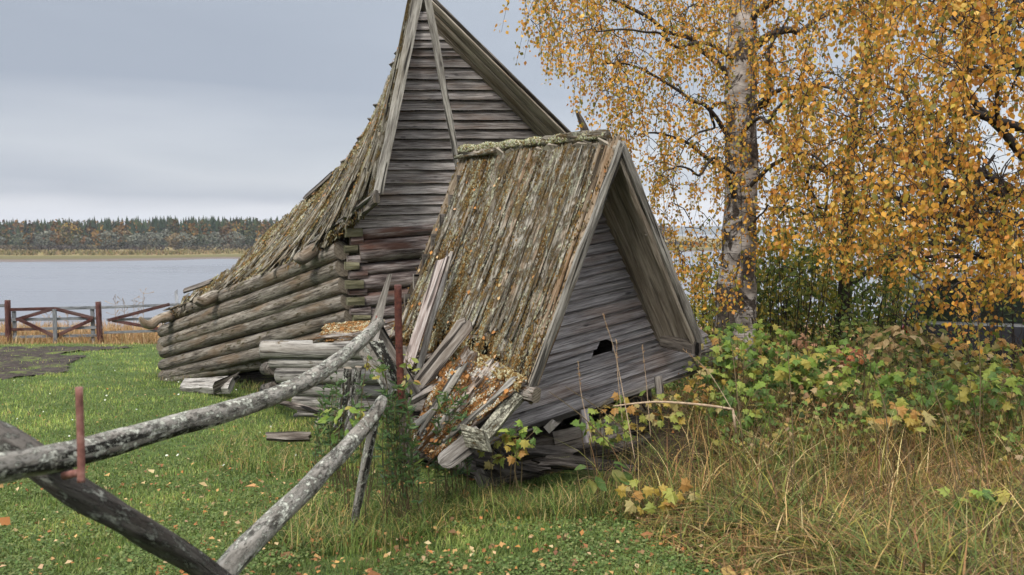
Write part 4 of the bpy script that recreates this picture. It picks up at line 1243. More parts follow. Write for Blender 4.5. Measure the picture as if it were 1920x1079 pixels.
def single(nm, lab, cat, a, b, w0, w1, t, N, mat, group=None, **k):
    """one loose board between two points; widths in photograph pixels at its depth"""
    A, B = P(*a), P(*b)
    N = Vector(N); ax = (B - A).normalized(); W = N.cross(ax).normalized()
    o = board(nm, A, B, W * (w0 / 1600 * a[2] / 2), W * (w1 / 1600 * b[2] / 2), t, N, mat, n=k.pop('n', 12), **k)
    tag(o, lab, cat, group); return o
FN = (0.1, -1, .25)
single("mossy_beam", "lichen-covered squared beam running down from the porch eave to its cut block", "beam", (972, 740, 5.45), (888, 838, 5.2), 24, 28, .06, (-.2, -1, .5), W_moss, wave=.01)
o = board("cut_block", P(872, 818, 5.15), P(914, 828, 5.12), Vector((-.02, 0, .075)), Vector((-.02, 0, .065)), .12, Vector((-.2, -1, .3)), W_moss, n=6, wave=.008, segs=4)
tag(o, "pale lichen-crusted cut block at the foot of the mossy beam", "wood block")
single("rounded_board", "grey board with rounded end sticking out under the fallen roof slab", "board", (905, 812, 5.3), (826, 872, 5.0), 40, 36, .03, (-.1, -1, .35), W_grey, wave=.006, shape=lambda s: 1 if s < .85 else math.sqrt(max(0.03, 1 - ((s - .85) / .16) ** 2)), n=16)
single("dark_board", "dark split board in the gap between the slab and the mossy beam", "board", (985, 738, 5.6), (880, 822, 5.4), 20, 16, .03, (-.1, -1, .35), W_dark, wave=.008)
# base timbers rotting under the gable
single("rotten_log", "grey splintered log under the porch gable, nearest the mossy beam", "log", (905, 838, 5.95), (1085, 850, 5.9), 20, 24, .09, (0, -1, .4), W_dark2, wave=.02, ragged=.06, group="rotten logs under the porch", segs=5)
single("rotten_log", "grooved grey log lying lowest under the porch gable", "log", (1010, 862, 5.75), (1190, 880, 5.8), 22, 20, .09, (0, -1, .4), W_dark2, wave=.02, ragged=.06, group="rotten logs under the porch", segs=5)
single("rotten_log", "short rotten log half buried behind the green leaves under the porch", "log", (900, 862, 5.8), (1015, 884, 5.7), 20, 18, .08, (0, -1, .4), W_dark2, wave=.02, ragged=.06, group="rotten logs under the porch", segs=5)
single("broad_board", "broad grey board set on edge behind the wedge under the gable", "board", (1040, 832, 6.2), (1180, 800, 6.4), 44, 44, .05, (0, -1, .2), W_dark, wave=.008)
o = tube("cut_wedge", [P(1030, 802, 5.95), P(1046, 788, 6.3)], [.042, .042], W_grey, sides=4, square=.0, rough=.04, cap=M_cut)
tag(o, "pale sawn wedge propped under the bottom board of the gable", "wedge")
single("prop_post", "narrow grey prop standing under the gable beside the wedge", "post", (1094, 768, 6.1), (1102, 830, 6.05), 15, 16, .05, FN, W_porch, wave=.005)
single("prop_post", "short pale prop under the right end of the gable", "post", (1234, 706, 6.4), (1240, 752, 6.4), 13, 13, .05, FN, W_grey, wave=.005)

# ------------------------------------------------------------------ tangle of boards left of the porch
single("pointed_stake", "silver-grey pointed stake leaning behind the lichen pole", "stake", (694, 640, 5.3), (731, 516, 5.35), 27, 5, .03, FN, W_grey, wave=.006, ragged=.01)
single("long_plank", "long pink-tinged plank leaning against the porch roof", "plank", (764, 690, 6.0), (830, 486, 6.35), 21, 20, .03, (-.35, -1, .35), W_pink, wave=.005, ragged=.04)
single("grey_plank", "narrow grey plank leaning close behind the pink-tinged plank", "plank", (783, 700, 6.15), (842, 480, 6.5), 12, 12, .03, (-.35, -1, .35), W_grey, wave=.006, ragged=.04)
single("broad_plank", "broad grey-brown plank with slanted top leaning right of the rusty pipe", "plank", (780, 730, 5.6), (880, 600, 5.8), 26, 38, .03, (-.3, -1, .45), W_brown, wave=.006, ragged=.03, shape=lambda s: 1 if s < .92 else 1 - (s - .92) * 7)
single("dark_plank", "dark brown plank leaning down to the right behind the rusty pipe", "plank", (708, 612, 5.4), (782, 738, 5.35), 20, 14, .03, FN, W_dark, wave=.008)
single("lichen_board", "pale lichen-grey board leaning under the top of the pole, left of the rusty pipe", "board", (692, 645, 5.1), (745, 735, 5.0), 46, 34, .04, FN, W_pole, wave=.012, ragged=.03)
o = single("mossy_plank", "thick moss-topped plank lying over the log stub wall", "plank", (604, 630, 8.3), (716, 622, 7.8), 44, 50, .06, (0, -.5, 1), W_rust, wave=.02, ragged=.05)
def mpS(t, s, up=0.0): return P(604 + 112 * s, 630 - 8 * s, 8.3 - .5 * s).lerp(P(604 + 112 * s, 630 - 8 * s, 8.3 - .5 * s) + Vector((0, .2, .1)), (t - .5) * 1.3) + Vector((0, 0, up + .03))
moss_on(mpS, lambda t: Vector((0, -.4, 1)).normalized(), 3200, o, "moss", 0, 1, [(0.10, 0.055, 0.022), (0.19, 0.09, 0.032), (0.24, 0.125, 0.05), (0.24, 0.19, 0.10), (0.32, 0.29, 0.20)], [3, 3, 2, 2, 2], lambda t, s: .9, size=(.014, .04), up=.0)
deb = [("debris_board", "orange-mossy debris board uppermost of the pile between the two leaning planks", (772, 668, 6.4), (826, 634, 6.5), 12),
       ("debris_board", "orange-mossy debris board in the middle of the pile between the leaning planks", (770, 682, 6.35), (834, 652, 6.4), 13),
       ("debris_board", "lowest dark mossy debris board beside the hollow between the leaning planks", (776, 700, 6.3), (830, 672, 6.3), 12),
       ("debris_board", "leaf-strewn board lying behind the rusty pipe at pole height", (700, 632, 6.9), (775, 606, 7.0), 40),
       ("debris_board", "leaf-littered sloping board left of the fallen slab, below the broad plank", (770, 752, 5.5), (900, 672, 5.8), 16)]
for nm, lab, a, b, w in deb:
    single(nm, lab, "board", a, b, w, w, .04, (-.2, -.8, .8), W_rust, wave=.016, ragged=.04, group="debris boards beside the porch")
def debS(t, s, up=0.0): return P(690 + 150 * s, 650 - 20 * s + (t - .5) * 50 + s * 20, 7.2 - .8 * s) + Vector((0, 0, up))
ob = bpy.data.objects["debris_board.003"]
moss_on(debS, lambda t: Vector((0, -.5, .8)).normalized(), 2600, ob, "moss", 0, 1, [(0.09, 0.055, 0.022), (0.18, 0.09, 0.032), (0.25, 0.13, 0.05), (0.27, 0.22, 0.13)], [3, 2, 2, 2], lambda t, s: .8, size=(.008, .026), up=.0)
litter_on(debS, lambda t: Vector((0, -.5, .8)).normalized(), 70, ob, "caught_leaves", size=(.03, .05), up=.03)
single("thin_lath", "thin grey lath lying on the left edge of the fallen slab", "lath", (774, 800, 5.3), (858, 728, 5.55), 10, 9, .02, (-.2, -.8, .6), W_verge, wave=.008)

# grey weathered stakes below the pole
for a, b, w, lab in (((652, 690, 5.9), (632, 806, 5.75), 17, "left grey stake of the pair standing under the lichen pole"), ((672, 688, 5.85), (650, 812, 5.7), 15, "right grey stake of the pair standing under the lichen pole")):
    o = tube("weathered_stake", [P(*b), P((a[0] + b[0]) / 2 + 3, (a[1] + b[1]) / 2, a[2]), P(*a)], [w / 1600 * 5.8 / 2] * 3, W_pole, sides=8, n=9, rough=.16, cap=M_end)
    tag(o, lab, "stake", "weathered stakes under the pole")
o = tube("weathered_stake", [P(664, 986, 4.75), P(684, 880, 4.6), P(700, 800, 4.6), P(706, 770, 4.6)], [.022, .026, .026, .02], W_pole, sides=8, n=14, rough=.16, cap=M_end)
tag(o, "knotty grey stake reaching down to the lawn beside the lower lichen pole", "stake")

# big poles of the old fence
o = tube("lichen_pole", [P(-160, 900, 1.75), P(0, 878, 1.95), P(160, 846, 2.35), P(330, 797, 2.95), P(480, 755, 3.55), P(590, 706, 4.1), P(665, 650, 4.6), P(712, 605, 5.0)], [.036, .036, .037, .040, .041, .040, .037, .032], W_pole, sides=16, n=46, rough=.07, cap=M_end, freq=5)
tag(o, "long lichen-spotted grey pole running up across the lawn from the left edge", "pole")
o = tube("lichen_pole", [P(380, 1130, 2.6), P(450, 1040, 2.85), P(560, 930, 3.35), P(650, 838, 3.95), P(700, 780, 4.4), P(716, 752, 4.6)], [.044, .043, .041, .040, .038, .032], W_pole, sides=16, n=36, rough=.07, cap=M_end, freq=5)
tag(o, "lower lichen-spotted pole rising from the bottom edge to the rusty pipe", "pole")
o = tube("dark_pole", [P(-160, 775, 2.3), P(-20, 812, 2.3), P(45, 850, 2.25), P(140, 920, 2.22), P(250, 985, 2.3), P(360, 1052, 2.5), P(440, 1110, 2.62)], [.044, .044, .043, .040, .038, .036, .032], W_pole2, sides=16, n=36, rough=.1, cap=M_end, freq=5)
tag(o, "dark bark-covered pole sloping down from the left edge to the bottom", "pole")
o = tube("rusty_pipe", [P(152, 905, 2.13), P(152, 850, 2.14), P(148, 726, 2.15)], [.0092, .0092, .0092], M_rust2, sides=14, n=10, rough=.01, cap=M_rust2)
tag(o, "thin pale rusty rod standing beside the long pole near the left edge", "rod")
o = tube("rusty_pipe", [P(118, 893, 2.14), P(150, 886, 2.14)], [.010, .010], M_rust2, sides=10, rough=.01)
tag(o, "short rusty peg crossing between the poles at the left", "peg")
o = tube("rusty_pipe", [P(754, 775, 4.9), P(748, 640, 4.88), P(746, 535, 4.85)], [.0205, .0205, .0205], M_rust, sides=14, n=12, rough=.02, cap=M_rust, square=.7)
tag(o, "thick dark rusty pipe standing upright left of the porch roof", "pipe")
o = tube("rusty_nail", [P(706, 592, 5.05), P(706, 622, 5.05)], [.005, .006], M_rust2, sides=6)
tag(o, "short rusty spike at the upper end of the long pole", "spike")
# low beam, wood chunk and stones in the grass
single("low_beam", "dark narrow beam lying in the grass below the log stub wall", "beam", (526, 755, 8.3), (628, 779, 7.6), 9, 12, .05, (0, -.8, .6), W_dark, wave=.008)
single("wood_chunk", "short weathered chunk of wood among fallen leaves on the lawn", "wood block", (500, 818, 6.75), (582, 819, 6.6), 17, 15, .05, (0, -.8, .6), W_brown, wave=.01, ragged=.02)
def stone(px, py, r, lab):
    p = G(px, py)
    us, vs = 10, 7
    V, F = [], []
    for i in range(vs + 1):
        for j in range(us):
            a, b = math.pi * i / vs, 2 * math.pi * j / us
            q = Vector((math.sin(a) * math.cos(b), math.sin(a) * math.sin(b) * .8, math.cos(a) * .7))
            V.append(p + q * r * (1 + .35 * mn.noise(q * 1.7 + Vector((px, 0, 0)))) + Vector((0, 0, r * .3)))
    for i in range(vs):
        for j in range(us):
            a, b = i * us + j, i * us + (j + 1) % us
            F.append((a, b, b + us, a + us))
    tag(mesh("stone", V, F, M_stone, smooth=True), lab, "stone")
stone(608, 800, .11, "grey stone at the foot of the weathered stakes")
stone(556, 782, .04, "small pale stone on the lawn by the wood chunk")
# ------------------------------------------------------------------ car and pink roofed house behind the trees
def make_car():
    d = 11.5
    c0 = P(1688, 600, d)
    root = thing("parked_car", "dark estate car with silver roof trim parked behind the yellow leaves at the right", "car", loc=(c0.x, d, -0.62))
    root.rotation_euler = (0, 0, math.radians(-14))
    L, W, H = 4.6, 1.8, 1.68
    Z = c0.x * 0
    def ring(prof, y0, y1, nm, mat, inset=0.0):
        n = len(prof); V, F = [], []
        cx = sum(p[0] for p in prof) / n; cz = sum(p[1] for p in prof) / n
        rows = [(y0, .94), (y0 + .08, 1.0), ((y0 + y1) / 2, 1.0), (y1 - .08, 1.0), (y1, .94)]
        for y, k in rows:
            for x, z in prof:
                V.append((cx + (x - cx) * (k + (1 - k) * .6), y, cz + (z - cz) * k))
        for i in range(len(rows) - 1):
            for j in range(n):
                a, b = i * n + j, i * n + (j + 1) % n
                F.append((a, b, b + n, a + n))
        F.append(tuple(range(n))[::-1]); F.append(tuple(range(len(V) - n, len(V))))
        o = mesh(nm, V, F, mat, smooth=False); o.parent = root; return o
    lower = [(0, .35), (-.02, .75), (.04, 1.02), (.3, 1.06), (3.0, 1.03), (3.6, .98), (4.3, .86), (4.55, .7), (4.6, .4), (4.35, .3), (4.05, .3), (3.95, .55), (3.65, .66), (3.35, .55), (3.25, .28), (1.25, .28), (1.15, .55), (.85, .66), (.55, .55), (.45, .3)]
    ring(lower, 0, W, "body", M_paint)
    cab = [(.12, 1.05), (.2, 1.35), (.35, 1.58), (.6, 1.66), (1.9, 1.68), (2.35, 1.6), (2.75, 1.38), (3.25, 1.03)]
    o = ring(cab, .12, W - .12, "cabin", M_glass)
    def strip(pts, w, nm, mat, y=.10, t=.03, par=root):
        V, F = [], []
        for i, (x, z) in enumerate(pts):
            a = pts[max(i - 1, 0)]; b = pts[min(i + 1, len(pts) - 1)]
            dx, dz = b[0] - a[0], b[1] - a[1]; l = math.hypot(dx, dz); nx, nz = -dz / l * w / 2, dx / l * w / 2
            V += [(x + nx, y - t, z + nz), (x - nx, y - t, z - nz), (x + nx, y + .06, z + nz), (x - nx, y + .06, z - nz)]
        for i in range(len(pts) - 1):
            k = i * 4
            F += [(k, k + 4, k + 5, k + 1), (k + 2, k + 3, k + 7, k + 6), (k, k + 2, k + 6, k + 4), (k + 1, k + 5, k + 7, k + 3)]
        o = mesh(nm, V, F, mat); o.parent = par; return o
    strip([(.25, 1.5), (.4, 1.62), (.65, 1.69), (1.9, 1.71), (2.38, 1.63), (2.8, 1.4), (3.25, 1.06)], .06, "roof_trim", M_chrome, y=.08)
    strip([(.12, 1.06), (.28, 1.40), (.45, 1.6)], .16, "rear_pillar", M_paint, y=.11)
    strip([(.95, 1.04), (.98, 1.64)], .10, "door_pillar", M_paint, y=.11)
    strip([(1.85, 1.04), (1.86, 1.66)], .08, "door_pillar", M_paint, y=.11)
    strip([(.2, 1.05), (3.2, 1.03)], .03, "window_sill", M_chrome, y=.05)
    strip([(1.55, .93), (1.75, .93)], .035, "door_handle", M_paint, y=-.0); strip([(.75, .94), (.93, .94)], .035, "door_handle", M_paint, y=-.0)
    strip([(-.02, .78), (.1, .98)], .12, "tail_lamp", M_lamp, y=.02)
    for x in (.85, 3.65):
        for y in (.1, W - .1):
            def disc(r, w, nm, mat, par=None, yy=y):
                V, F = [], []; n = 20
                for s in (-w / 2, w / 2):
                    for j in range(n):
                        a = 2 * math.pi * j / n; V.append((x + r * math.cos(a), yy + s, .33 + r * math.sin(a)))
                for j in range(n): F.append((j, (j + 1) % n, (j + 1) % n + n, j + n))
                F.append(tuple(range(n))[::-1]); F.append(tuple(range(n, 2 * n)))
                o = mesh(nm, V, F, mat); o.parent = par or root; return o
            wv_ = disc(.33, .22, "wheel", M_rubber); disc(.2, .235, "rim", M_alloy, wv_)
make_car()
hs = thing("pink_house", "small pale pink house with faded sheet roof glimpsed behind the yellow leaves", "house", loc=(11.8, 25, -1.6))
def hb_(nm, pts, mat):
    V = [P(*p) for p in pts]; n = len(V); back = [v + Vector((0.3, .25, 0)) for v in V]
    F = [tuple(range(n)), tuple(range(n, 2 * n))[::-1]] + [(i, i + n, (i + 1) % n + n, (i + 1) % n) for i in range(n)]
    return mesh(nm, V + back, F, mat, hs, [[(0, 0)] * len(f) for f in F])
hb_("roof", [(1640, 512, 24), (1800, 508, 24), (1786, 462, 27), (1664, 466, 27)], M_pinkroof)
hb_("wall", [(1654, 513, 24.6), (1790, 510, 24.6), (1790, 600, 24.6), (1654, 600, 24.6)], M_pinkwall)
hb_("roof_edge", [(1638, 510, 23.9), (1802, 506, 23.9), (1802, 512, 23.9), (1638, 516, 23.9)], M_rust2)
hb_("window", [(1700, 530, 24.5), (1730, 529, 24.5), (1730, 570, 24.5), (1700, 570, 24.5)], M_glass)
h2 = thing("grey_roofed_house", "low grey-blue roof glimpsed far behind the second trunk", "house", loc=(22, 42, -3))
hs = h2
hb_("roof", [(1600, 445, 42), (1700, 443, 42), (1690, 414, 46), (1612, 417, 46)], M_bluroof)
hb_("wall", [(1606, 444, 42.6), (1694, 442, 42.6), (1694, 492, 42.6), (1606, 492, 42.6)], M_pinkwall)
# ------------------------------------------------------------------ leaves
LEAF_V = [(0, 0, 0), (-.34, .28, .07), (-.36, .48, .06), (0, 1.0, 0), (.36, .48, .06), (.34, .28, .07), (0, .4, -.03)]
LEAF_F = [(0, 6, 1), (1, 6, 2), (2, 6, 3), (3, 6, 4), (4, 6, 5), (5, 6, 0)]
def lobed():
    pts = []
    lob = [(0, 0), (-.16, .02), (-.42, -.08), (-.36, .14), (-.62, .34), (-.36, .42), (-.34, .66), (-.16, .62), (0, 1.0), (.16, .62), (.34, .66), (.36, .42), (.62, .34), (.36, .14), (.42, -.08), (.16, .02)]
    V = [(x, y, -.12 * abs(x) + .02 * math.sin(9 * x)) for x, y in lob] + [(0, .3, .05)]
    n = len(lob)
    return V, [(i, (i + 1) % n, n) for i in range(n)]
LOB_V, LOB_F = lobed()
OVAL_V = [(0, 0, 0), (-.2, .2, .04), (-.26, .5, .05), (-.13, .8, .02), (0, 1, -.03), (.13, .8, .02), (.26, .5, .05), (.2, .2, .04), (0, .5, -.02)]
OVAL_F = [(i, (i + 1) % 8, 8) for i in range(8)]

def leaf_meshes(V, F, name, mat):
    out = []
    for k in range(3):
        rr = random.Random(k)
        me = bpy.data.meshes.new(name)
        me.from_pydata([(x * rr.uniform(.9, 1.1), y, z + (.10 + .08 * k) * math.sin(y * 3 + k) - .25 * x * x * (k - .5) + rr.uniform(-.05, .05)) for x, y, z in V], [], F)
        me.materials.append(mat); me.update(); out.append(me)
    return out
def place_leaves(meshes, pos, x, y, s, parent, name='leaf'):
    z = np.cross(x, y)
    inv = Matrix.Translation(-Vector(parent.location))
    for i in range(len(pos)):
        o = bpy.data.objects.new(name, meshes[i % len(meshes)])
        col.objects.link(o)
        k = float(s[i])
        m = Matrix(((x[i, 0] * k, y[i, 0] * k, z[i, 0] * k, pos[i, 0]), (x[i, 1] * k, y[i, 1] * k, z[i, 1] * k, pos[i, 1]), (x[i, 2] * k, y[i, 2] * k, z[i, 2] * k, pos[i, 2]), (0, 0, 0, 1)))
        o.parent = parent; o.matrix_parent_inverse = inv; o.matrix_basis = m

# ------------------------------------------------------------------ the birch
bb = P(1382, 600, 8.6)
birch = thing("birch_tree", "big old birch with rough white and black trunk and golden hanging leaves", "tree", loc=(bb.x, bb.y, ground(bb.x, bb.y)))
zb = ground(bb.x, bb.y)
def trunkp(py, dx=0, d=8.6): return P(1385 + dx, py, d)
tp = [Vector((bb.x - .03, bb.y, zb - .2)), Vector((bb.x - .02, bb.y, zb + .25)), trunkp(560, -6), trunkp(480, 0), trunkp(400, 2), trunkp(300, 5), trunkp(150, 4), trunkp(0, 8), trunkp(-200, 20), trunkp(-500, 40), trunkp(-900, 60)]
tr = [.27, .235, .195, .17, .16, .155, .15, .135, .12, .09, .03]
tube("trunk", tp, tr, M_birch, birch, sides=28, n=110, rough=.07, freq=3.5)
def arc(p, q, sag, n=8):
    p, q = np.array(p), np.array(q); f = np.linspace(0, 1, n)[:, None]
    return p + (q - p) * f + np.array([0, 0, 1.0]) * (sag * 4 * f * (1 - f)) + np.cumsum(R.normal(0, .018, (n, 3)), 0) * np.sin(f * math.pi)
limb_px = [  # start py on trunk, via, end
    (430, (1330, 300, 8.2), (1210, 250, 7.8), .05), (300, (1300, 190, 8.3), (1130, 120, 8.0), .045), (170, (1250, 60, 8.4), (1040, -30, 8.1), .05),
    (20, (1280, -90, 8.5), (1000, -120, 8.2), .05), (340, (1310, 330, 7.8), (1240, 330, 7.4), .03), (120, (1270, 90, 7.6), (1120, 60, 7.2), .035),
    (300, (1440, 190, 8.4), (1480, 30, 8.3), .06), (120, (1500, 60, 8.8), (1660, -20, 9.2), .075), (230, (1520, 160, 8.0), (1600, 215, 7.6), .05), (380, (1480, 300, 8.0), (1560, 330, 7.6), .04),
    (60, (1560, -40, 8.0), (1780, -30, 7.4), .06), (-60, (1600, -160, 8.0), (1900, -120, 7.0), .06), (260, (1440, 230, 7.4), (1520, 190, 6.8), .035), (-20, (1480, -80, 7.2), (1640, -60, 6.4), .045),
    (-100, (1620, -200, 7.0), (1860, -60, 6.0), .05), (40, (1420, -20, 9.6), (1520, 60, 10.2), .04), (200, (1340, 240, 9.4), (1270, 300, 9.6), .035), (470, (1430, 400, 8.2), (1470, 390, 8.0), .025),
]
limbs = []; lrad = []
nodes = []
for py, v, e, r in limb_px:
    a = np.array(trunkp(py)); m1 = np.array(P(*v)); b = np.array(P(*e))
    A1 = arc(a, m1, .1, 7); A2 = arc(m1, b, .08, 7)
    pth = np.vstack([A1, A2[1:]])
    rad = np.linspace(r, r * .25, len(pth)); rad[0] *= 1.3
    limbs.append(pth); lrad.append(rad); nodes += list(pth[2:])
for pth, rad in zip(limbs, lrad):
    tube("limb", [Vector(p) for p in pth], list(rad * .62), M_bark, birch, sides=8, n=26, rough=.15)
nodes = np.array(nodes)
LOWER = [(975, 40), (1000, 95), (1040, 135), (1080, 210), (1110, 270), (1150, 265), (1180, 300), (1200, 330), (1230, 410), (1270, 520), (1320, 575), (1350, 590), (1420, 540), (1470, 470), (1530, 450), (1570, 520), (1640, 520), (1700, 515), (1750, 590), (1800, 650), (1840, 650), (1860, 560), (1960, 560), (2100, 560)]
def low(px):
    for (a, ya), (b, yb_) in zip(LOWER[:-1], LOWER[1:]):
        if a <= px <= b: return ya + (yb_ - ya) * (px - a) / (b - a)
    return 600
def gap(px, py):
    g_ = 1.0
    for cx, cy, rx, ry, k in ((1575, 115, 48, 42, .12), (1712, 78, 30, 28, .2), (1335, 420, 45, 70, .2), (1290, 250, 40, 30, .55), (1215, 90, 26, 60, .6), (1385, 480, 60, 95, .35), (1390, 150, 26, 60, .55), (1870, 220, 70, 110, .28), (1650, 200, 34, 30, .35), (1090, 40, 30, 20, .7), (1470, 420, 30, 30, .7), (1800, 580, 130, 50, .35), (1700, 500, 60, 30, .5)):
        q = ((px - cx) / rx) ** 2 + ((py - cy) / ry) ** 2
        if q < 1: g_ = min(g_, k)
    return g_
tw_p, tw_r, L_pos, L_dir = [], [], [], []
br_p, br_r = [], []
starts = []
while len(starts) < 1640:
    px = R.uniform(985, 2080); py = R.uniform(-170, 600)
    lo = low(px)
    if py > lo - 25: continue
    if px < 1500 and R.random() > 0.92: continue
    if px < 1130 and py > -60 and R.random() > .92: continue
    if R.random() > gap(px, py + 25): continue
    if px < 1125 and 120 < py < 300: continue
    if px < 1450: d = R.uniform(6.9, 9.8)
    elif px < 1650: d = R.uniform(6.2, 10.2)
    else: d = R.uniform(5.2, 9.4)
    if mn.noise(Vector((px * .011, py * .011, d * .9))) + .13 < R.uniform(-.12, .1): continue
    starts.append((px, py, d, lo))
starts.sort(key=lambda s: np.min(np.linalg.norm(nodes - np.array(P(s[0], s[1], s[2])), axis=1)))
grown = list(nodes)
for px, py, d, lo in starts:
    p = np.array(P(px, py, d))
    gn = np.array(grown); dist = np.linalg.norm(gn - p, axis=1) + np.maximum(0, p[2] - gn[:, 2]) * .5
    q = gn[np.argmin(dist)]; dd_ = np.linalg.norm(q - p)
    if dd_ > .08:
        a_ = arc(q, p, min(.12, dd_ * .15), 5); br_p.append(a_); br_r.append(np.linspace(.006 if dd_ > .5 else .004, .0022, 5))
        grown += [a_[2], a_[4]]
    maxl = (lo - py) / 1600 * d
    ln = min(R.uniform(.25, .75), max(.12, maxl))
    k = 7
    sway = R.normal(0, .16, 3); sway[2] = 0
    f = np.linspace(0, 1, k)[:, None]
    pth = p + np.array([0, 0, -1.0]) * ln * f ** 1.1 + sway * np.sqrt(f) * ln * 1.5
    tw_p.append(pth); tw_r.append(np.linspace(.0026, .0012, k))
    m = max(4, int(ln / .0155 * (1.0 if px > 1450 else 1.25)))
    ff = R.uniform(0.0, 1.0, m) * (k - 1); i0 = np.minimum(ff.astype(int), k - 2); fr = (ff - i0)[:, None]
    base = pth[i0] * (1 - fr) + pth[i0 + 1] * fr
    off = R.normal(0, 1, (m, 3)); off[:, 2] *= .5; off = unit(off) * R.uniform(.008, .06, (m, 1))
    L_pos.append(base + off); L_dir.append(off)
V, F = tubes_np(br_p, br_r, 4); np_mesh("branch", V, F, M_twig, None, birch)['kind'] = 'stuff'
V, F = tubes_np(tw_p, tw_r, 3); np_mesh("twig", V, F, M_twig, None, birch)['kind'] = 'stuff'
pos = np.concatenate(L_pos); n = len(pos)
keep = np.ones(n, bool)
y = unit(np.array([0, 0, -1.0]) + R.normal(0, .55, (n, 3)) + unit(np.concatenate(L_dir)) * .5)
x = unit(np.cross(y, R.normal(0, 1, (n, 3))))
size = R.uniform(.024, .050, n) * np.where(pos[:, 0] / pos[:, 1] < .29, .86, 1.04)
cc = pick(BIRCH, BIRCHW, n, .14)
# lower and inner leaves stay greener
hgt = pos[:, 2]
gsel = R.random(n) < np.clip((1.2 - hgt) * .3, 0.03, .45) * (pos[:, 0] < 4)
cc[gsel] = pick([(0.24, 0.24, 0.04), (0.14, 0.17, 0.03), (0.40, 0.32, 0.05)], [2, 2, 2], int(gsel.sum()))
# the 300 leaves showing largest are objects, the rest one mass
show = size / pos[:, 1] * (pos[:, 0] / pos[:, 1] < .6)
idx = np.argsort(-show); big, rest = idx[:300], idx[300:]
V, F, C = scatter(LEAF_V, LEAF_F, pos[rest], x[rest], y[rest], size[rest], cc[rest])
np_mesh("foliage", V, F, M_leaf, C, birch)['kind'] = 'stuff'
place_leaves(leaf_meshes(LEAF_V, LEAF_F, "leaf", M_bleaf), pos[big], x[big], y[big], size[big], birch)
print("birch leaves", n)

# ------------------------------------------------------------------ generic small tree with dense twigs
def rec_branches(p, d, L, r, depth, out, spread=.6, up=.1):
    k = 5; pts = [np.array(p)]; dd_ = np.array(d, float)
    for i in range(k - 1):
        dd_ = unit(dd_ + R.normal(0, .16, 3) + np.array([0, 0, up * .3])); pts.append(pts[-1] + dd_ * L / (k - 1))
    out.append((np.array(pts), np.linspace(r, r * .6, k)))
    if depth == 0: return
    for j in range(R.integers(2, 5)):
        i = R.integers(1, k); nd = unit(dd_ + R.normal(0, spread, 3))
        rec_branches(pts[i], nd, L * R.uniform(.5, .8), r * .5, depth - 1, out, spread, up)
def side_tree(name, lab, cat, base, top, r, limbs_, leafn, leafcols, leafw, lsize, group=None, depth=3, mat=None):
    mat = mat or M_bark
    B, T = Vector(base), Vector(top)
    root = thing(name, lab, cat, group, loc=B)
    tube("trunk", [B - Vector((0, 0, .15)), B.lerp(T, .35) + Vector((.05, 0, 0)), B.lerp(T, .7), T], [r, r * .8, r * .65, r * .4], mat, root, sides=12, n=24, rough=.1)
    out = []
    for f, dirn, L in limbs_:
        rec_branches(B.lerp(T, f), dirn, L, r * .38, depth, out)
    V, F = tubes_np([o[0] for o in out], [o[1] for o in out], 4)
    np_mesh("branch", V, F, mat, None, root)['kind'] = 'stuff'
    if leafn:
        ends = [o[0] for o in out if o[1][0] < r * .38 * .3]
        e = np.concatenate(ends); q = e[R.integers(0, len(e), leafn)] + R.normal(0, .07, (leafn, 3))
        x, y = frames(np.array([0, 0, -1.0]), leafn, .8)
        s = R.uniform(*lsize, leafn)
        V, F, C = scatter(OVAL_V, OVAL_F, q, x, y, s, pick(leafcols, leafw, leafn))
        np_mesh("foliage", V, F, M_leaf, C, root)['kind'] = 'stuff'
    return root
b2 = P(1565, 610, 10.4)
side_tree("second_birch_tree", "dark slender trunk rising behind the golden leaves right of the big birch", "tree", (b2.x, b2.y, ground(b2.x, b2.y)), P(1602, 210, 10.2), .10,
          [(.5, (-.6, 0, .8), 1.0), (.62, (.8, -.2, .4), 1.2), (.75, (-.7, .2, .6), 1.1), (.85, (.6, .1, .9), 1.2), (.97, (0, 0, 1), 1.0), (.4, (.7, -.2, .5), .8)], 1700, BIRCH, BIRCHW, (.03, .05))
b3 = P(1985, 620, 8.2)
side_tree("old_fruit_tree", "dark tangle of bare crooked branches at the right edge", "tree", (b3.x, b3.y, ground(b3.x, b3.y)), P(1960, 60, 8.0), .13,
          [(.35, (-1, -.2, .3), 1.1), (.45, (-1, 0, .15), 1.3), (.55, (-1, .2, .35), 1.2), (.65, (-.9, -.1, .5), 1.2), (.75, (-1, 0, .1), 1.1), (.85, (-.8, .2, .8), 1.0), (.95, (-.7, 0, 1), .9), (.6, (-.8, .6, .2), 1.2), (.5, (-.9, -.5, .2), 1.0)], 900,
          [(0.10, 0.12, 0.03), (0.3, 0.17, 0.04), (0.05, 0.07, 0.02)], [2, 2, 2], (.03, .05), depth=4)

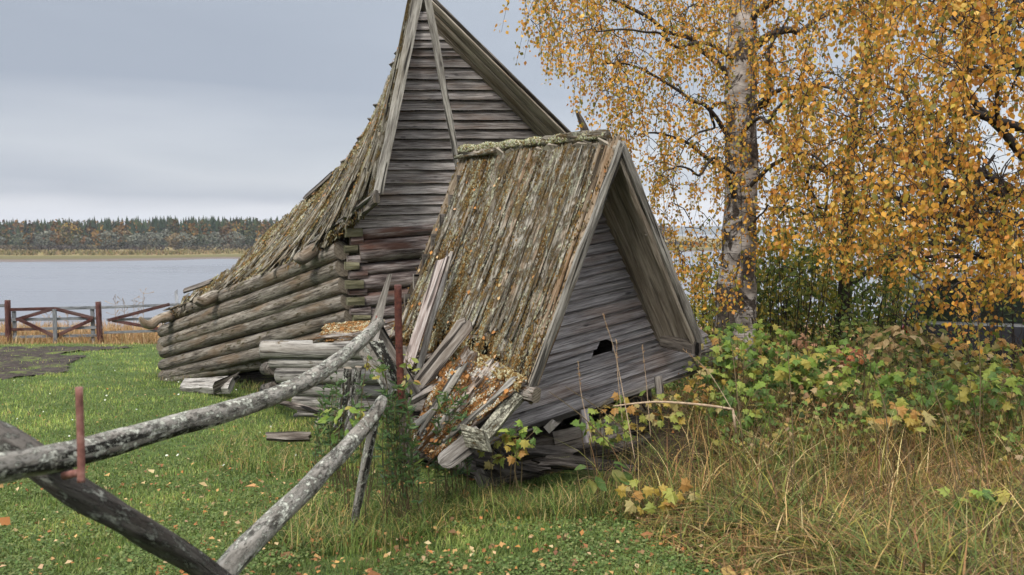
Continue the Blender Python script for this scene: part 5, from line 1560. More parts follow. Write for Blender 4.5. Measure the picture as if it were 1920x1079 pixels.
# dark bushes and their stems behind the undergrowth
def bush(name, lab, px, pbot, ptop, d, wpx, n, cols, w, lsize, stems=14, tmpl=(OVAL_V, OVAL_F), group=None, dy=.5, leafmat=M_leaf):
    b = P(px, pbot, d); gz = ground(b.x, b.y)
    root = thing(name, lab, "bush", group, loc=(b.x, b.y, gz))
    H = P(px, ptop, d).z - gz; W = wpx / 1600 * d / 2
    paths, rads = [], []
    for i in range(stems):
        a = R.uniform(-1, 1); dyv = R.uniform(-1, 1) * dy
        k = 6; f = np.linspace(0, 1, k)[:, None]
        end = np.array([a * W, dyv, H * R.uniform(.7, 1.0) * (1 - .25 * a * a)])
        st = np.array([a * W * .35, dyv * .3, -.05])
        pth = st + (end - st) * f + np.array([a * .1, 0, 0]) * np.sin(f * 3) + np.cumsum(R.normal(0, .015, (k, 3)), 0)
        pth = pth + np.array(root.location); paths.append(pth); rads.append(np.linspace(.009, .003, k))
        for j in range(3):
            s = pth[R.integers(2, k)]; e = s + R.normal(0, 1, 3) * np.array([.22, .18, .16]) * min(1, H)
            paths.append(arc(s, e, .03, 4)); rads.append(np.linspace(.004, .002, 4))
    for i in range(0, len(paths), 4):
        V, F = tubes_np([paths[i]], [rads[i]], 5); np_mesh("stem", V, F, M_twig, None, root)
    V, F = tubes_np([p for i, p in enumerate(paths) if i % 4], [r for i, r in enumerate(rads) if i % 4], 4); np_mesh("twig", V, F, M_twig, None, root)['kind'] = 'stuff'
    allp = np.concatenate([p[2:] for p in paths if len(p) > 3])
    q = allp[R.integers(0, len(allp), n)] + R.normal(0, 1, (n, 3)) * np.array([.08, .08, .06])
    x, y = frames(np.array([0, -.4, -.7]), n, .6); s = R.uniform(*lsize, n)
    V, F, C = scatter(*tmpl, q, x, y, s, pick(cols, w, n))
    np_mesh("foliage", V, F, leafmat, C, root)['kind'] = 'stuff'
    return root
DK = [(0.075, 0.12, 0.03), (0.13, 0.18, 0.04), (0.22, 0.23, 0.045), (0.36, 0.28, 0.05), (0.16, 0.2, 0.045)]
bush("dark_bush", "dark-leaved bush with thin black stems just right of the birch trunk", 1470, 640, 440, 9.3, 150, 900, DK, [3, 3, 2, 1, 2], (.045, .075))
bush("dark_bush", "dense dark green bush under the second trunk", 1575, 650, 470, 9.4, 190, 1300, DK, [4, 3, 2, 1, 2], (.045, .075))
bush("dark_bush", "olive bush partly covering the rear of the dark car", 1660, 650, 545, 8.9, 120, 500, DK, [3, 3, 3, 2, 2], (.045, .07))
bush("dark_bush", "olive bush in front of the dark car's front window", 1790, 650, 590, 8.6, 130, 160, DK, [2, 2, 3, 2, 2], (.04, .07), stems=10)
bush("dark_bush", "dark bush at the right edge below the crooked branches", 1925, 660, 440, 9.2, 110, 320, DK, [3, 2, 2, 2, 2], (.04, .065), stems=20)
YG = [(0.42, 0.37, 0.07), (0.28, 0.31, 0.06), (0.56, 0.40, 0.07), (0.17, 0.22, 0.045)]
# low mixed leaves between the plants
def under_ok(x, y):
    if mn.noise(Vector((x * 1.3, y * 1.3, 77))) < -.12: return False
    if y < 5.7 and mn.noise(Vector((x * 1.1, y * 1.1, 88))) < .05: return False
    return x > 1.25 + max(0, 7 - y) * .3 and x > 1.2 and not in_porch(x, y) and R.random() < 1.2 - .5 * abs(mn.noise(Vector((x * 2, y * 2, 4)))) * 2
YG = [(0.42, 0.37, 0.07), (0.28, 0.31, 0.06), (0.56, 0.40, 0.07), (0.17, 0.22, 0.045)]
bush("yellow_bush", "yellow-green bush between the porch gable and the birch trunk", 1300, 620, 450, 9.0, 110, 1300, YG, [3, 3, 2, 2], (.04, .065), stems=10)
bush("brush_thicket", "dense yellow-green thicket between the birch and the second trunk", 1500, 640, 390, 10.2, 210, 3000, DK + YG, [1, 2, 3, 3, 2, 4, 3, 3, 1], (.05, .085), stems=22)
bush("brush_thicket", "tall olive and yellow thicket right of the second trunk", 1640, 640, 380, 10.6, 190, 2600, DK + YG, [1, 2, 3, 3, 2, 4, 3, 3, 1], (.05, .085), stems=22)
bush("brush_thicket", "dark twiggy thicket rising above the roof of the dark car", 1800, 640, 330, 14.2, 300, 3600, DK + YG, [3, 2, 3, 2, 2, 2, 3, 1, 3], (.05, .09), stems=34)
bush("brush_thicket", "olive thicket on the water side of the birch trunk", 1425, 640, 440, 9.9, 160, 1900, DK + YG, [1, 2, 3, 3, 2, 4, 3, 3, 1], (.045, .08), stems=16)
bush("yellow_bush", "low yellow bush against the foot of the birch, water behind it", 1335, 620, 500, 8.6, 120, 1100, YG, [3, 2, 3, 2], (.035, .06), stems=10)

# ------------------------------------------------------------------ leafy undergrowth, leaf by leaf
lob_g = leaf_meshes(LOB_V, LOB_F, "lobed_leaf", M_gleaf); lob_m = leaf_meshes(LOB_V, LOB_F, "lobed_leaf", M_mleaf)
oval_t = leaf_meshes(OVAL_V, OVAL_F, "oval_leaf", M_tleaf); oval_m = leaf_meshes(OVAL_V, OVAL_F, "oval_leaf", M_mleaf)
def leafy(name, lab, px, py, d, wpx, hpx, n, meshes, size, spread=.45, cat="plant", stemn=7, dep=.3):
    """plant whose canopy is centred at a pixel; leaves face up and outward on real stems"""
    c = P(px, py, d); gz = ground(c.x, c.y)
    root = thing(name, lab, cat, loc=(c.x, c.y, gz))
    W, Hh = wpx / 1600 * d / 2, hpx / 1600 * d / 2
    tips, paths, rads = [], [], []
    for i in range(stemn):
        a = R.uniform(-1, 1); b_ = R.uniform(-1, 1)
        tip = np.array([c.x + a * W, c.y + b_ * dep, c.z + Hh * R.uniform(.1, 1.0) * math.sqrt(max(0, 1 - a * a * .8))])
        st = np.array([c.x + a * W * .5, c.y + b_ * dep * .5 + .05, gz - .03])
        f = np.linspace(0, 1, 6)[:, None]
        pth = st + (tip - st) * f + np.array([R.normal(0, .05), 0, .06]) * np.sin(f * math.pi)
        paths.append(pth); rads.append(np.linspace(.004, .002, 6)); tips.append(pth)
    V, F = tubes_np(paths, rads, 4); np_mesh("stem", V, F, M_stem, None, root)['kind'] = 'stuff'
    u = unit(R.normal(0, 1, (n, 3))) * (R.uniform(.25, 1, (n, 1)) ** .5)
    u[:, 1] = -abs(u[:, 1]) * .6 + R.uniform(-.3, .5, n)
    pos = np.array(c) + u * np.array([W, dep, Hh])
    # short stalks tie each leaf to its nearest stem
    allp = np.concatenate(paths)
    st_p = []
    for q in pos:
        k = allp[np.argmin(np.linalg.norm(allp - q, axis=1))]; st_p.append(np.stack([k, (k + q) / 2 + np.array([0, 0, .02]), q]))
    V, F = tubes_np(st_p, [np.array([.0022, .0018, .0015])] * n, 3); np_mesh("leaf_stalk", V, F, M_stem, None, root)['kind'] = 'stuff'
    z = unit(np.array([0, -.55, .8]) + R.normal(0, spread, (n, 3)))
    y = unit(np.cross(z, np.cross(u * np.array([1, .5, .3]) + np.array([0, -.3, -.25]) + R.normal(0, .4, (n, 3)), z)))
    x = np.cross(y, z)
    place_leaves(meshes, pos, x, y, R.uniform(*size, n), root)
    return root
leafy("currant_bush", "bright green lobed-leaf plant in the middle of the undergrowth right of the gable", 1560, 690, 6.6, 210, 90, 120, lob_g, (.06, .10))
leafy("currant_bush", "green lobed-leaf plant left of the bright one, nearest the gable corner", 1400, 690, 6.9, 190, 110, 120, lob_g, (.055, .09))
leafy("currant_bush", "green and yellow plant under the right foot of the porch verge", 1345, 670, 7.2, 90, 110, 70, lob_m, (.05, .075))
leafy("currant_bush", "drooping green-leaved plant between the bent stalk and the gable corner", 1395, 760, 6.3, 130, 90, 70, lob_g, (.06, .09))
leafy("nettle_patch", "dull green plants at the foot of the birch trunk", 1400, 630, 7.8, 170, 70, 110, lob_g, (.05, .075))
leafy("raspberry_bush", "tan dry-leaved bush in front of the dark car", 1690, 650, 7.2, 190, 90, 130, oval_t, (.06, .10))
leafy("raspberry_bush", "mixed green and tan bush right of the tan one below the car", 1830, 670, 7.0, 200, 90, 110, lob_m, (.05, .085))
leafy("currant_bush", "light green plant below the tan bush at the centre right", 1700, 730, 6.4, 150, 80, 70, lob_g, (.06, .09))
leafy("currant_bush", "yellow-green plant standing in the dry grass, centre right", 1670, 775, 5.9, 130, 60, 36, lob_m, (.06, .10))
leafy("currant_bush", "light green plant at the right edge above the brown grass", 1870, 730, 6.2, 150, 100, 80, lob_g, (.06, .09))
leafy("red_leaved_plant", "cluster of reddish-orange leaves among the green undergrowth", 1590, 668, 6.45, 70, 40, 22, leaf_meshes(LOB_V, LOB_F, "red_leaf", leaf_rand("red_leaf", [(0, (0.42, 0.15, 0.05)), (.4, (0.32, 0.12, 0.07)), (.7, (0.48, 0.26, 0.11))])), (.035, .058))
leafy("red_leaved_plant", "pinkish leaf cluster above the bright green plant", 1497, 636, 6.8, 44, 26, 9, leaf_meshes(LOB_V, LOB_F, "pink_leaf", leaf_rand("pink_leaf", [(0, (0.4, 0.2, 0.12)), (.5, (0.34, 0.19, 0.11))])), (.05, .075))
leafy("small_green_vine", "small bright green leaves below the left end of the gable's bottom board", 975, 810, 5.3, 70, 50, 14, lob_g, (.05, .07), stemn=3, dep=.08)
leafy("yellow_vine", "yellow leaves hanging below the cut block and gable end", 945, 845, 5.35, 110, 60, 26, lob_m, (.045, .07), stemn=4, dep=.1)
leafy("yellow_vine", "yellow-green leaves growing up in front of the gable's bottom board", 1200, 770, 5.7, 190, 90, 60, lob_m, (.045, .07), dep=.15)
leafy("green_vine", "green leaves in front of the rotten logs under the gable", 1140, 800, 5.6, 110, 80, 34, lob_g, (.045, .07), dep=.12)
leafy("yellow_vine", "small yellow leaves climbing beside the rusty pipe's foot", 768, 700, 4.85, 26, 90, 14, oval_m, (.03, .05), stemn=2, dep=.04)
leafy("green_vine", "light green leaves on the pale board under the pole's upper end", 700, 690, 4.9, 40, 70, 14, lob_g, (.03, .05), stemn=2, dep=.04)
leafy("ash_seedling", "bright green pinnate seedling at the foot of the weathered stakes", 655, 790, 5.0, 110, 70, 46, leaf_meshes(OVAL_V, OVAL_F, "oval_green_leaf", M_gleaf), (.045, .075), dep=.12)
leafy("yellow_vine", "yellow turning leaves at the foot of the porch gable's right corner", 1320, 730, 6.2, 90, 90, 40, lob_m, (.045, .07), dep=.15)
leafy("broad_leaf_weed", "broad dark green leaves in front of the lowest rotten log", 1125, 885, 5.05, 100, 30, 9, oval_m[:0] + leaf_meshes(OVAL_V, OVAL_F, "dock_leaf", leaf_rand("dock_leaf", [(0, (0.08, 0.14, 0.03)), (.5, (0.11, 0.17, 0.04)), (.8, (0.2, 0.2, 0.05))])), (.08, .14), stemn=3, dep=.12)
leafy("broad_leaf_weed", "broad green leaves at the lower right among brown grass", 1815, 930, 4.6, 120, 60, 16, lob_g, (.06, .09), dep=.15)
leafy("broad_leaf_weed", "green leaf clump in the grass at the bottom right of centre", 1240, 930, 4.9, 150, 60, 22, lob_m, (.05, .09), dep=.15)

# feathery tansy clumps round the foot of the pipe
def feather(n_stem, area, name, lab):
    px0, px1, py0, py1, d0, d1 = area
    c = P((px0 + px1) / 2, py1, (d0 + d1) / 2)
    root = thing(name, lab, "plant", loc=(c.x, c.y, ground(c.x, c.y)))
    pos, X, Y, S, paths = [], [], [], [], []
    for _ in range(n_stem):
        d = R.uniform(d0, d1); tip = np.array(P(R.uniform(px0, px1), R.uniform(py0, py1), d)); g_ = np.array([tip[0] + R.normal(0, .05), tip[1] + R.normal(0, .05), ground(tip[0], tip[1])])
        k = 9; f = np.linspace(0, 1, k)[:, None]; bend = R.normal(0, .08, 3)
        pth = g_ + (tip - g_) * f + bend * f * (1 - f) * 2; paths.append(pth)
        for i in range(3, k):
            for s in range(5):
                pos.append(pth[i] + R.normal(0, .008, 3)); v = R.normal(0, 1, 3); v[2] = abs(v[2]) * .5 + .15; v = v / np.linalg.norm(v)
                Y.append(v); xx = np.cross(v, R.normal(0, 1, 3)); X.append(xx / np.linalg.norm(xx)); S.append((.012, R.uniform(.03, .07), .02))
    V, F = tubes_np(paths, [np.linspace(.003, .0015, 9)] * len(paths), 3); np_mesh("stem", V, F, M_stem, None, root)['kind'] = 'stuff'
    tv = [(-.4, 0, 0), (.4, 0, 0), (.5, .5, .1), (0, 1, -.1), (-.5, .5, .1)]
    V, F, C = scatter(tv, [(0, 1, 2), (0, 2, 4), (2, 3, 4)], np.array(pos), np.array(X), np.array(Y), np.array(S), pick([(0.07, 0.13, 0.04), (0.11, 0.18, 0.06), (0.16, 0.2, 0.05), (0.05, 0.09, 0.04)], [3, 3, 1, 2], len(pos)))
    np_mesh("foliage", V, F, M_leaf, C, root)['kind'] = 'stuff'
feather(30, (716, 768, 690, 790, 4.75, 5.15), "feathery_weed", "feathery dark green weeds round the foot of the rusty pipe")
feather(22, (820, 870, 730, 770, 5.2, 5.5), "feathery_weed", "small feathery tuft on the left edge of the fallen slab")
feather(30, (600, 680, 700, 800, 5.6, 6.2), "feathery_weed", "feathery weeds behind the weathered stakes")

# ------------------------------------------------------------------ grass
def blades(pos, h, w, bend, colr, seg=3, name="grass", mat=None, lean=None):
    """curved blades; pos (n,3)"""
    n = len(pos)
    a = R.uniform(0, 2 * math.pi, n); side = np.stack([np.cos(a), np.sin(a), np.zeros(n)], 1)
    dr = np.stack([-np.sin(a), np.cos(a), np.zeros(n)], 1)
    if lean is not None: dr = unit(dr + lean); 
    rows = []
    for k in range(seg + 1):
        f = k / seg
        c = pos + np.array([0, 0, 1.0]) * (h * (f - .45 * bend * f * f))[:, None] + dr * (h * bend * .9 * f * f)[:, None]
        ww = (w * (1 - f) ** .7 * .5)[:, None]
        if k < seg: rows += [c - side * ww, c + side * ww]
        else: rows.append(c)
    V = np.stack(rows, 1); m = V.shape[1]
    F = []
    for k in range(seg - 1):
        a0 = 2 * k; F += [(a0, a0 + 1, a0 + 3), (a0, a0 + 3, a0 + 2)]
    a0 = 2 * (seg - 1); F.append((a0, a0 + 1, a0 + 2))
    F = (np.array(F)[None] + (np.arange(n) * m)[:, None, None]).reshape(-1, 3)
    V = V.reshape(-1, 3); C = np.repeat(colr, m, axis=0)
    return V, F, C
def in_frame(x, y): return abs(x) < y * .66 + .8
def lawn_edge(x, y):
    """positive on the wild side: right of a line that runs from the barn to the lower right"""
    return (x - (0.5 if y > 4.5 else 0.5 + (4.5 - y) * 1.0)) + 0.25 * math.sin(y * 2.3)
def sample(n, fn, y0, y1, pw=1.8):
    if pw == 1.0: pw = 1.001
    out = []
    while len(out) < n:
        m = 20000
        u = R.random(m); y = (y0 ** (1 - pw) + u * (y1 ** (1 - pw) - y0 ** (1 - pw))) ** (1 / (1 - pw))
        x = R.uniform(-1, 1, m) * (y * .70 + 1.3)
        for a, b in zip(x, y):
            if fn(a, b): out.append((a, b))
            if len(out) >= n: break
    a = np.array(out); z = gnd_np(a[:, 0], a[:, 1])
    return np.column_stack([a, z])
def barn_in(x, y):   # inside the barn footprint
    v = Vector((x - CB.x, y - CB.y)); a = v.x * (-.717) + v.y * .697
    b = v.x * .697 + v.y * .717
    return 0.05 < a < 5.3 and .04 < b < 3.6
def soil_in(x, y):
    q = mn.noise(Vector((x * .5, y * .35, 9))) * 1.1
    return x < -8.6 - (y - 15) * .28 + q and 14 + q < y < 23.6 + q * .5
LAWN = [(0.19, 0.27, 0.06), (0.26, 0.34, 0.085), (0.12, 0.18, 0.045), (0.34, 0.38, 0.13), (0.32, 0.26, 0.12)]
def lawn_ok(x, y):
    if barn_in(x, y): return False
    if mn.noise(Vector((x * .7, y * .7, 61))) + .4 * mn.noise(Vector((x * 3, y * 3, 62))) > .24 and R.random() < .6: return False
    if soil_in(x, y): return R.random() < .16 + .5 * (mn.noise(Vector((x * 1.2, y * 1.2, 40))) > .15)
    if y < 12 and lawn_edge(x, y) > 0: return R.random() < .15
    return y < 27
pos = sample(275000, lawn_ok, 3.2, 27, 1.55)
n = len(pos); sc_ = .5 + pos[:, 1] / 14
patch = np.array([mn.noise(Vector((a * 1.1, b * 1.1, 5))) + .5 * mn.noise(Vector((a * 4, b * 4, 2))) for a, b, _ in pos])
colr = pick(LAWN, [4, 4, 3, 1.6, .9], n, .18) * (1 + .7 * patch[:, None]) * .95
colr[:, 0] *= 1 + .25 * np.clip(patch, 0, 1)
near = np.clip((9 - pos[:, 1]) / 6, 0, 1); colr *= (1 - .28 * near)[:, None]
V, F, C = blades(pos, R.uniform(.025, .07, n) * (.9 + .5 * patch).clip(.5, 1.6) * (.8 + pos[:, 1] * .025), .006 * sc_ * R.uniform(.7, 1.5, n), R.uniform(.2, 1.1, n), np.clip(colr, .01, 1), seg=2)
tag(np_mesh("lawn_grass", V, F, M_grass, C), "short bright green grass of the lawn left of the buildings", "grass", kind='stuff')
# clover-like round leaves in the lawn
pos = sample(72000, lambda x, y: lawn_ok(x, y) and mn.noise(Vector((x * 1.7, y * 1.7, 7))) > -.12, 3.2, 16, 2.1)
n = len(pos); pos[:, 2] += R.uniform(.012, .045, n)
z = unit(np.array([0, -.2, 1.0]) + R.normal(0, .35, (n, 3))); x = unit(np.cross(z, R.normal(0, 1, (n, 3)))); y = np.cross(z, x)
V, F, C = scatter([(-.5, 0, 0), (0, -.5, 0), (.5, 0, .08), (0, .5, .05)], [(0, 1, 2), (0, 2, 3)], pos, x, y, R.uniform(.010, .020, n), pick([(0.075, 0.115, 0.03), (0.115, 0.165, 0.045), (0.18, 0.21, 0.075)], [3, 3, 1.5], n))
tag(np_mesh("clover", V, F, M_grass, C), "clover and small round weeds growing through the lawn", "ground cover", kind='stuff')
# white flowers
fl = sample(70, lambda x, y: x < -.9 and lawn_ok(x, y) and not soil_in(x, y), 6.5, 17, .9)
n = len(fl); fl[:, 2] += .065
z = unit(np.array([0, -.5, 1.0]) + R.normal(0, .3, (n, 3))); x = unit(np.cross(z, R.normal(0, 1, (n, 3)))); y = np.cross(z, x)
V, F, C = scatter([(-.5, 0, 0), (-.25, -.45, 0), (.25, -.45, 0), (.5, 0, .05), (.2, .45, 0), (-.3, .4, 0)], [(0, 1, 2), (0, 2, 3), (0, 3, 4), (0, 4, 5)], fl, x, y, R.uniform(.014, .028, n), pick([(0.6, 0.62, 0.52)], [1], n, .1))
tag(np_mesh("clover_flowers", V, F, M_litter, C), "tiny white flowers dotted over the lawn", "flowers", kind='stuff')
# fallen leaves
def litter(n, fn, y0, y1, name, lab, size=(.018, .040), pw=1.5, zoff=.035):
    p = sample(n, fn, y0, y1, pw); m = len(p); p[:, 2] += R.uniform(.3, 1.5, m) * zoff
    z = unit(np.array([0, -.15, 1.0]) + R.normal(0, .4, (m, 3))); x = unit(np.cross(z, R.normal(0, 1, (m, 3)))); y = np.cross(z, x)
    s = R.uniform(*size, m)
    V, F, C = scatter([(0, 0, 0), (-.38, .42, .14), (0, 1, 0), (.36, .45, .16), (0, .45, -.02)], [(0, 4, 1), (1, 4, 2), (2, 4, 3), (3, 4, 0)], p, x, y, s,
                      pick([(0.36, 0.16, 0.055), (0.42, 0.25, 0.10), (0.25, 0.11, 0.045), (0.46, 0.33, 0.18), (0.17, 0.09, 0.045)], [3, 3, 3, 2, 3], m))
    tag(np_mesh(name, V, F, M_litter, C), lab, "fallen leaves", kind='stuff')
def dens_leaf(x, y):
    if barn_in(x, y) or soil_in(x, y): return False
    k = .10 + .9 * math.exp(-((x + 1.2) / 1.3) ** 2 - ((y - 6.6) / 1.6) ** 2) + .5 * (y < 5.5) * (x > -1.5) + .12 * (y < 8)
    return R.random() < k
litter(4600, dens_leaf, 3.2, 13, "fallen_leaves", "orange and brown birch leaves fallen on the lawn and round the porch")
litter(130, lambda x, y: True, 3.2, 7, "large_fallen_leaves", "scattered larger dry brown leaves on the grass", size=(.06, .10))

# tall wild grass on the right, tan at the front and mixed green
def in_porch(x, y):
    v = Vector((x - PDn.x, y - PDn.y)); a = v.x * RD.x + v.y * RD.y; b = v.x * GW.x + v.y * GW.y
    return -.05 < a < 1.8 and -.05 < b < 1.9
def wild_ok(x, y):
    if lawn_edge(x, y) < 0: return False
    if in_porch(x, y): return False
    if -1.0 < x < 1.5 and 5.5 < y < 8.5: return R.random() < .08
    return True
DRY = [(0.46, 0.30, 0.12), (0.60, 0.45, 0.22), (0.26, 0.14, 0.065), (0.19, 0.21, 0.055), (0.11, 0.15, 0.04), (0.30, 0.26, 0.06), (0.10, 0.065, 0.035)]
pos = sample(54000, wild_ok, 3.0, 9, 1.3); n = len(pos)
pt = np.array([mn.noise(Vector((a * .9, b * .9, 11))) for a, b, _ in pos])
h = R.uniform(.12, .46, n) * (1 + .5 * pt) * np.clip((np.array([lawn_edge(a, b) for a, b, _ in pos]) + .25) * 1.1, .3, 1)
w8 = np.where(pt[:, None] > .08, np.array([[2, 1, 2, 4, 4, 2, 2]]), np.array([[5, 3, 4, 1.5, 1, 2, 2.5]]))
c1 = pick(DRY, [4, 2, 5, 2, 1.5, 2, 3], n); c2 = pick(DRY, [1.2, .8, 2, 5, 5, 2, 2], n)
gr = (pt > .02) | ((pos[:, 1] < 4.7) & (R.random(n) < .55))
colr = np.where(gr[:, None], c2, c1) * R.uniform(.65, 1.15, (n, 1))
V, F, C = blades(pos, h, R.uniform(.005, .016, n) * R.uniform(.6, 1.3, n), R.uniform(.4, 1.9, n), colr, seg=4)
tag(np_mesh("wild_grass", V, F, M_grass, C), "tall tangled tan and green grass on the right", "grass", kind='stuff')
pos = sample(3600, lambda x, y: wild_ok(x, y) and y > 4.9, 4.9, 9, 1.3); n = len(pos)
V, F, C = blades(pos, R.uniform(.3, .8, n), R.uniform(.004, .010, n), R.uniform(.2, 1.2, n), pick(DRY, [4, 3, 4, 3, 2, 3, 1], n), seg=5)
tag(np_mesh("tall_dry_grass", V, F, M_grass, C), "tall dry grass stalks rising through the undergrowth on the right", "grass", kind='stuff')
# green tufts along the foot of porch, barn and stakes
def tuft_ok(x, y):
    if in_porch(x, y): return False
    return (math.hypot(x + .95, y - 4.9) < .6 and R.random() < .6) or (-.7 < x < 1.4 and 4.9 < y < 5.6) or (math.hypot(x + 1.6, y - 7.4) < 1.1 and R.random() < .4) or (-6.2 < x < -3 and abs((y - 14.3) + (x + 5.9) * .95) < .35) or (math.hypot(x + 3.0, y - 11.2) < .5 and R.random() < .3)
pos = sample(10000, tuft_ok, 4, 15, 1.0); n = len(pos)
V, F, C = blades(pos, R.uniform(.07, .25, n), R.uniform(.004, .009, n), R.uniform(.3, 1.3, n), pick([(0.10, 0.15, 0.035), (0.16, 0.22, 0.05), (0.30, 0.24, 0.08), (0.065, 0.09, 0.03), (0.4, 0.3, 0.14)], [3, 3, 2, 2, 1.2], n), seg=4)
tag(np_mesh("long_grass", V, F, M_grass, C), "long green tufts growing at the foot of the porch and stakes", "grass", kind='stuff')
# dry bank grass beyond the fence
pos = sample(42000, lambda x, y: x < 12 or y > 26, 25.2, 33, 1.0); n = len(pos)
V, F, C = blades(pos, R.uniform(.2, .75, n) * np.clip((pos[:, 1] - 24.9) * .7, .25, 1), R.uniform(.012, .035, n), R.uniform(.2, .9, n), pick([(0.44, 0.28, 0.13), (0.34, 0.2, 0.09), (0.5, 0.36, 0.2), (0.22, 0.17, 0.07)], [4, 3, 2, 1], n), seg=2)
tag(np_mesh("bank_grass", V, F, M_grass, C), "tan and orange dry grass along the river bank behind the fence", "grass", kind='stuff')
# tall weeds standing on the bank
for px, y0 in ((215, 560), (232, 566), (268, 548), (90, 590), (125, 588), (250, 560)):
    p = P(px, 620, 27.5); g_ = ground(p.x, p.y); tipz = P(px, y0, 27.5).z
    root = thing("bank_weed", "tall dry umbel weed standing on the river bank behind the fence", "plant", "dry weeds on the river bank", loc=(p.x, p.y, g_))
    paths = [np.array([[p.x, p.y, g_], [p.x + .03, p.y, (g_ + tipz) / 2], [p.x + .05, p.y, tipz]])]; rads = [np.array([.012, .01, .006])]
    for _ in range(12):
        f = R.uniform(.5, 1); s = paths[0][0] + (paths[0][2] - paths[0][0]) * f; e = s + np.array([R.normal(0, .13), R.normal(0, .1), R.uniform(.05, .22)])
        paths.append(np.stack([s, (s + e) / 2 + np.array([0, 0, -.02]), e])); rads.append(np.array([.006, .005, .012]))
    V, F = tubes_np(paths, rads, 4); child = np_mesh("stalk", V, F, M_stalk, None, root)

p_ = sample(12500, under_ok, 4.9, 9.3, .9); n = len(p_)
p_[:, 2] += R.uniform(.05, 1.0, n) ** .8 * (.56 + .24 * np.array([mn.noise(Vector((a * 1.1, b * 1.1, 50))) for a, b, _ in p_]) * 2) * np.clip((p_[:, 1] - 4.9) * .75, .3, 1)
z = unit(np.array([0, -.5, .8]) + R.normal(0, .5, (n, 3))); x = unit(np.cross(z, R.normal(0, 1, (n, 3)))); y = np.cross(z, x)
ptc = np.array([mn.noise(Vector((a * 1.6, b * 1.6, 30))) for a, b, _ in p_])
ca = pick([(0.14, 0.21, 0.045), (0.22, 0.29, 0.06), (0.09, 0.13, 0.035), (0.30, 0.30, 0.07)], [3, 3, 3, 1], n, .2)
cb = pick([(0.40, 0.28, 0.08), (0.46, 0.33, 0.17), (0.22, 0.2, 0.05), (0.30, 0.17, 0.07)], [3, 2, 3, 2], n, .2)
V, F, C = scatter(LOB_V, LOB_F, p_, x, y, R.uniform(.02, .052, n), np.where((ptc + R.normal(0, .15, n) > .1)[:, None], cb, ca))
tag(np_mesh("undergrowth", V, F, M_leaf, C), "mixed green and yellowing small leaves filling the undergrowth on the right", "undergrowth", kind='stuff')
# dead brown weed stems standing in the wild grass
p_ = sample(190, wild_ok, 4.2, 8.5, 1.0); paths, rads = [], []
for a, b, c in p_:
    hh = R.uniform(.3, .8); ld = R.normal(0, .12, 2); f = np.linspace(0, 1, 6)[:, None]
    pth = np.array([a, b, c]) + np.hstack([ld[None] * f ** 1.5, hh * f]) + np.cumsum(R.normal(0, .006, (6, 3)), 0); paths.append(pth); rads.append(np.linspace(.0022, .0011, 6))
    for _ in range(R.integers(1, 4)):
        s = pth[R.integers(2, 6)]; e = s + np.array([R.normal(0, .08), R.normal(0, .08), R.uniform(.03, .15)]); paths.append(np.stack([s, (s + e) / 2, e])); rads.append(np.array([.0014, .0011, .0008]))
V, F = tubes_np(paths, rads, 4)
tag(np_mesh("dead_stems", V, F, M_stem), "dark dead weed stems standing among the tan grass", "weeds", kind='stuff')

# thin weed stems in front of the gable
def stems(name, lab, lines, mat, r=.0022, tuft=True, group=None):
    for i, ln in enumerate(lines):
        pts = [Vector(P(*q)) for q in ln[0]]
        root = thing(name, ln[1], "plant", group, loc=pts[0])
        tube("stalk", pts, [r * 1.3] + [r] * (len(pts) - 2) + [r * .5], mat, root, sides=5, n=16, rough=0)
        if tuft:
            m = 26; k = R.uniform(.72, 1, m); q = np.array([pts[0].lerp(pts[-1], float(f)) if len(pts) == 2 else pts[-2].lerp(pts[-1], float((f - .6) / .4)) for f in k])
            x, y = frames(np.array([0, 0, 1.0]), m, .5)
            V, F, C = scatter([(-.5, 0, 0), (.5, 0, 0), (0, 1, 0)], [(0, 1, 2)], q, x, y, np.stack([R.uniform(.005, .009, m), R.uniform(.010, .03, m), np.ones(m)], 1), pick([(0.40, 0.27, 0.15), (0.25, 0.16, 0.09)], [2, 2], m))
            np_mesh("seed_head", V, F, M_grass, C, root)['kind'] = 'stuff'
stems("grass_stem", "", [
    ([(1190, 860, 5.3), (1165, 720, 5.5), (1150, 650, 5.5), (1130, 588, 5.5)], "tallest pale grass stem crossing the dark hole in the gable"),
    ([(1110, 830, 5.5), (1090, 740, 5.6), (1084, 680, 5.6)], "brown dock stem left of the tall grass stem before the gable"),
    ([(1220, 820, 5.6), (1212, 720, 5.6), (1204, 648, 5.6)], "brown stem with seed head right of the tall grass stem"),
    ([(1170, 820, 5.6), (1158, 700, 5.6), (1156, 640, 5.6)], "short seed stem just right of the hole in the gable"),
    ([(1390, 800, 5.8), (1330, 700, 6.0), (1280, 655, 6.0)], "pale curved stem leaning left at the gable's right corner")], M_stalk, .0026)
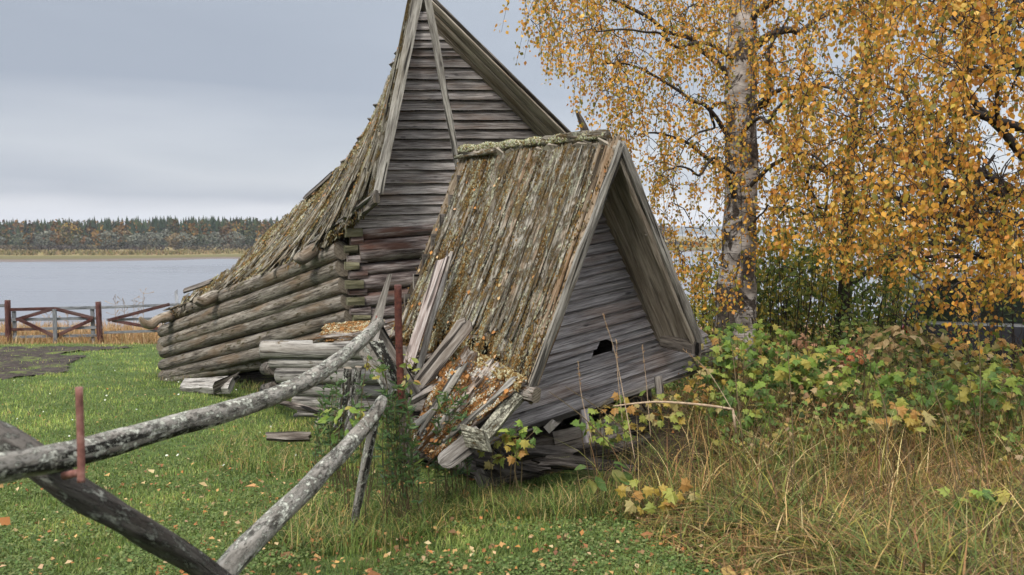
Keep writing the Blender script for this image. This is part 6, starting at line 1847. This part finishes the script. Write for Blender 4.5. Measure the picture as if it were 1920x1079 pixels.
stems("bare_stem", "", [
    ([(1150, 840, 5.4), (1090, 780, 5.4), (1030, 735, 5.45)], "straight grey stem crossing the gable's lowest boards, leaning left"),
    ([(1240, 870, 5.5), (1140, 780, 5.5), (1060, 725, 5.5)], "long thin grey stem leaning left across the gap under the gable"),
    ([(1490, 900, 5.2), (1484, 760, 5.4), (1476, 640, 5.6)], "dark upright stem rising through the bright green plant"),
    ([(1665, 850, 5.0), (1660, 770, 5.2), (1640, 700, 5.4)], "dark branching stem in the dry grass at centre right"),
    ([(1800, 900, 4.6), (1780, 810, 4.8), (1740, 700, 5.2)], "dark thin stem at the right among brown grass"),
    ([(1835, 850, 5.6), (1838, 700, 5.8), (1830, 560, 6.0)], "long pale stem standing before the dark car"),
    ([(1395, 850, 5.4), (1380, 720, 5.6), (1372, 640, 5.8)], "pale thin stem rising beside the bent stalk")], M_stem, .0035, tuft=False)
root = thing("bent_stalk", "pale hollow stalk lying across and bent sharply down right of the gable", "plant", loc=P(1380, 812, 5.3))
tube("stalk", [P(1150, 762, 5.5), P(1230, 754, 5.4), P(1320, 760, 5.3), P(1374, 768, 5.3)], [.005, .007, .008, .008], M_stalk, root, sides=7, n=12, rough=.05)
tube("stalk", [P(1374, 768, 5.3), P(1380, 812, 5.3)], [.008, .008], M_stalk, root, sides=7)

# ------------------------------------------------------------------ damp air over the river
V = [(-1600, -40, WZ - 12), (3700, -40, WZ - 12), (3700, 3600, WZ - 12), (-1600, 3600, WZ - 12), (-1600, -40, 60), (3700, -40, 60), (3700, 3600, 60), (-1600, 3600, 60)]
hz = bpy.data.meshes.new("haze"); hz.from_pydata(V, [], [(0, 3, 2, 1), (4, 5, 6, 7), (0, 1, 5, 4), (1, 2, 6, 5), (2, 3, 7, 6), (3, 0, 4, 7)]); hz.update()
hm = bpy.data.materials.new("haze_air"); hm.use_nodes = True; hm.node_tree.nodes.clear()
ho = hm.node_tree.nodes.new("ShaderNodeOutputMaterial"); hv = hm.node_tree.nodes.new("ShaderNodeVolumePrincipled")
hv.inputs["Density"].default_value = HAZE; hv.inputs["Color"].default_value = (0.86, 0.9, 1.0, 1); hv.inputs["Anisotropy"].default_value = 0.0
hm.node_tree.links.new(hv.outputs[0], ho.inputs[1])
hz.materials.append(hm)
if HAZE > 0: tag(link("haze", hz), kind='stuff')
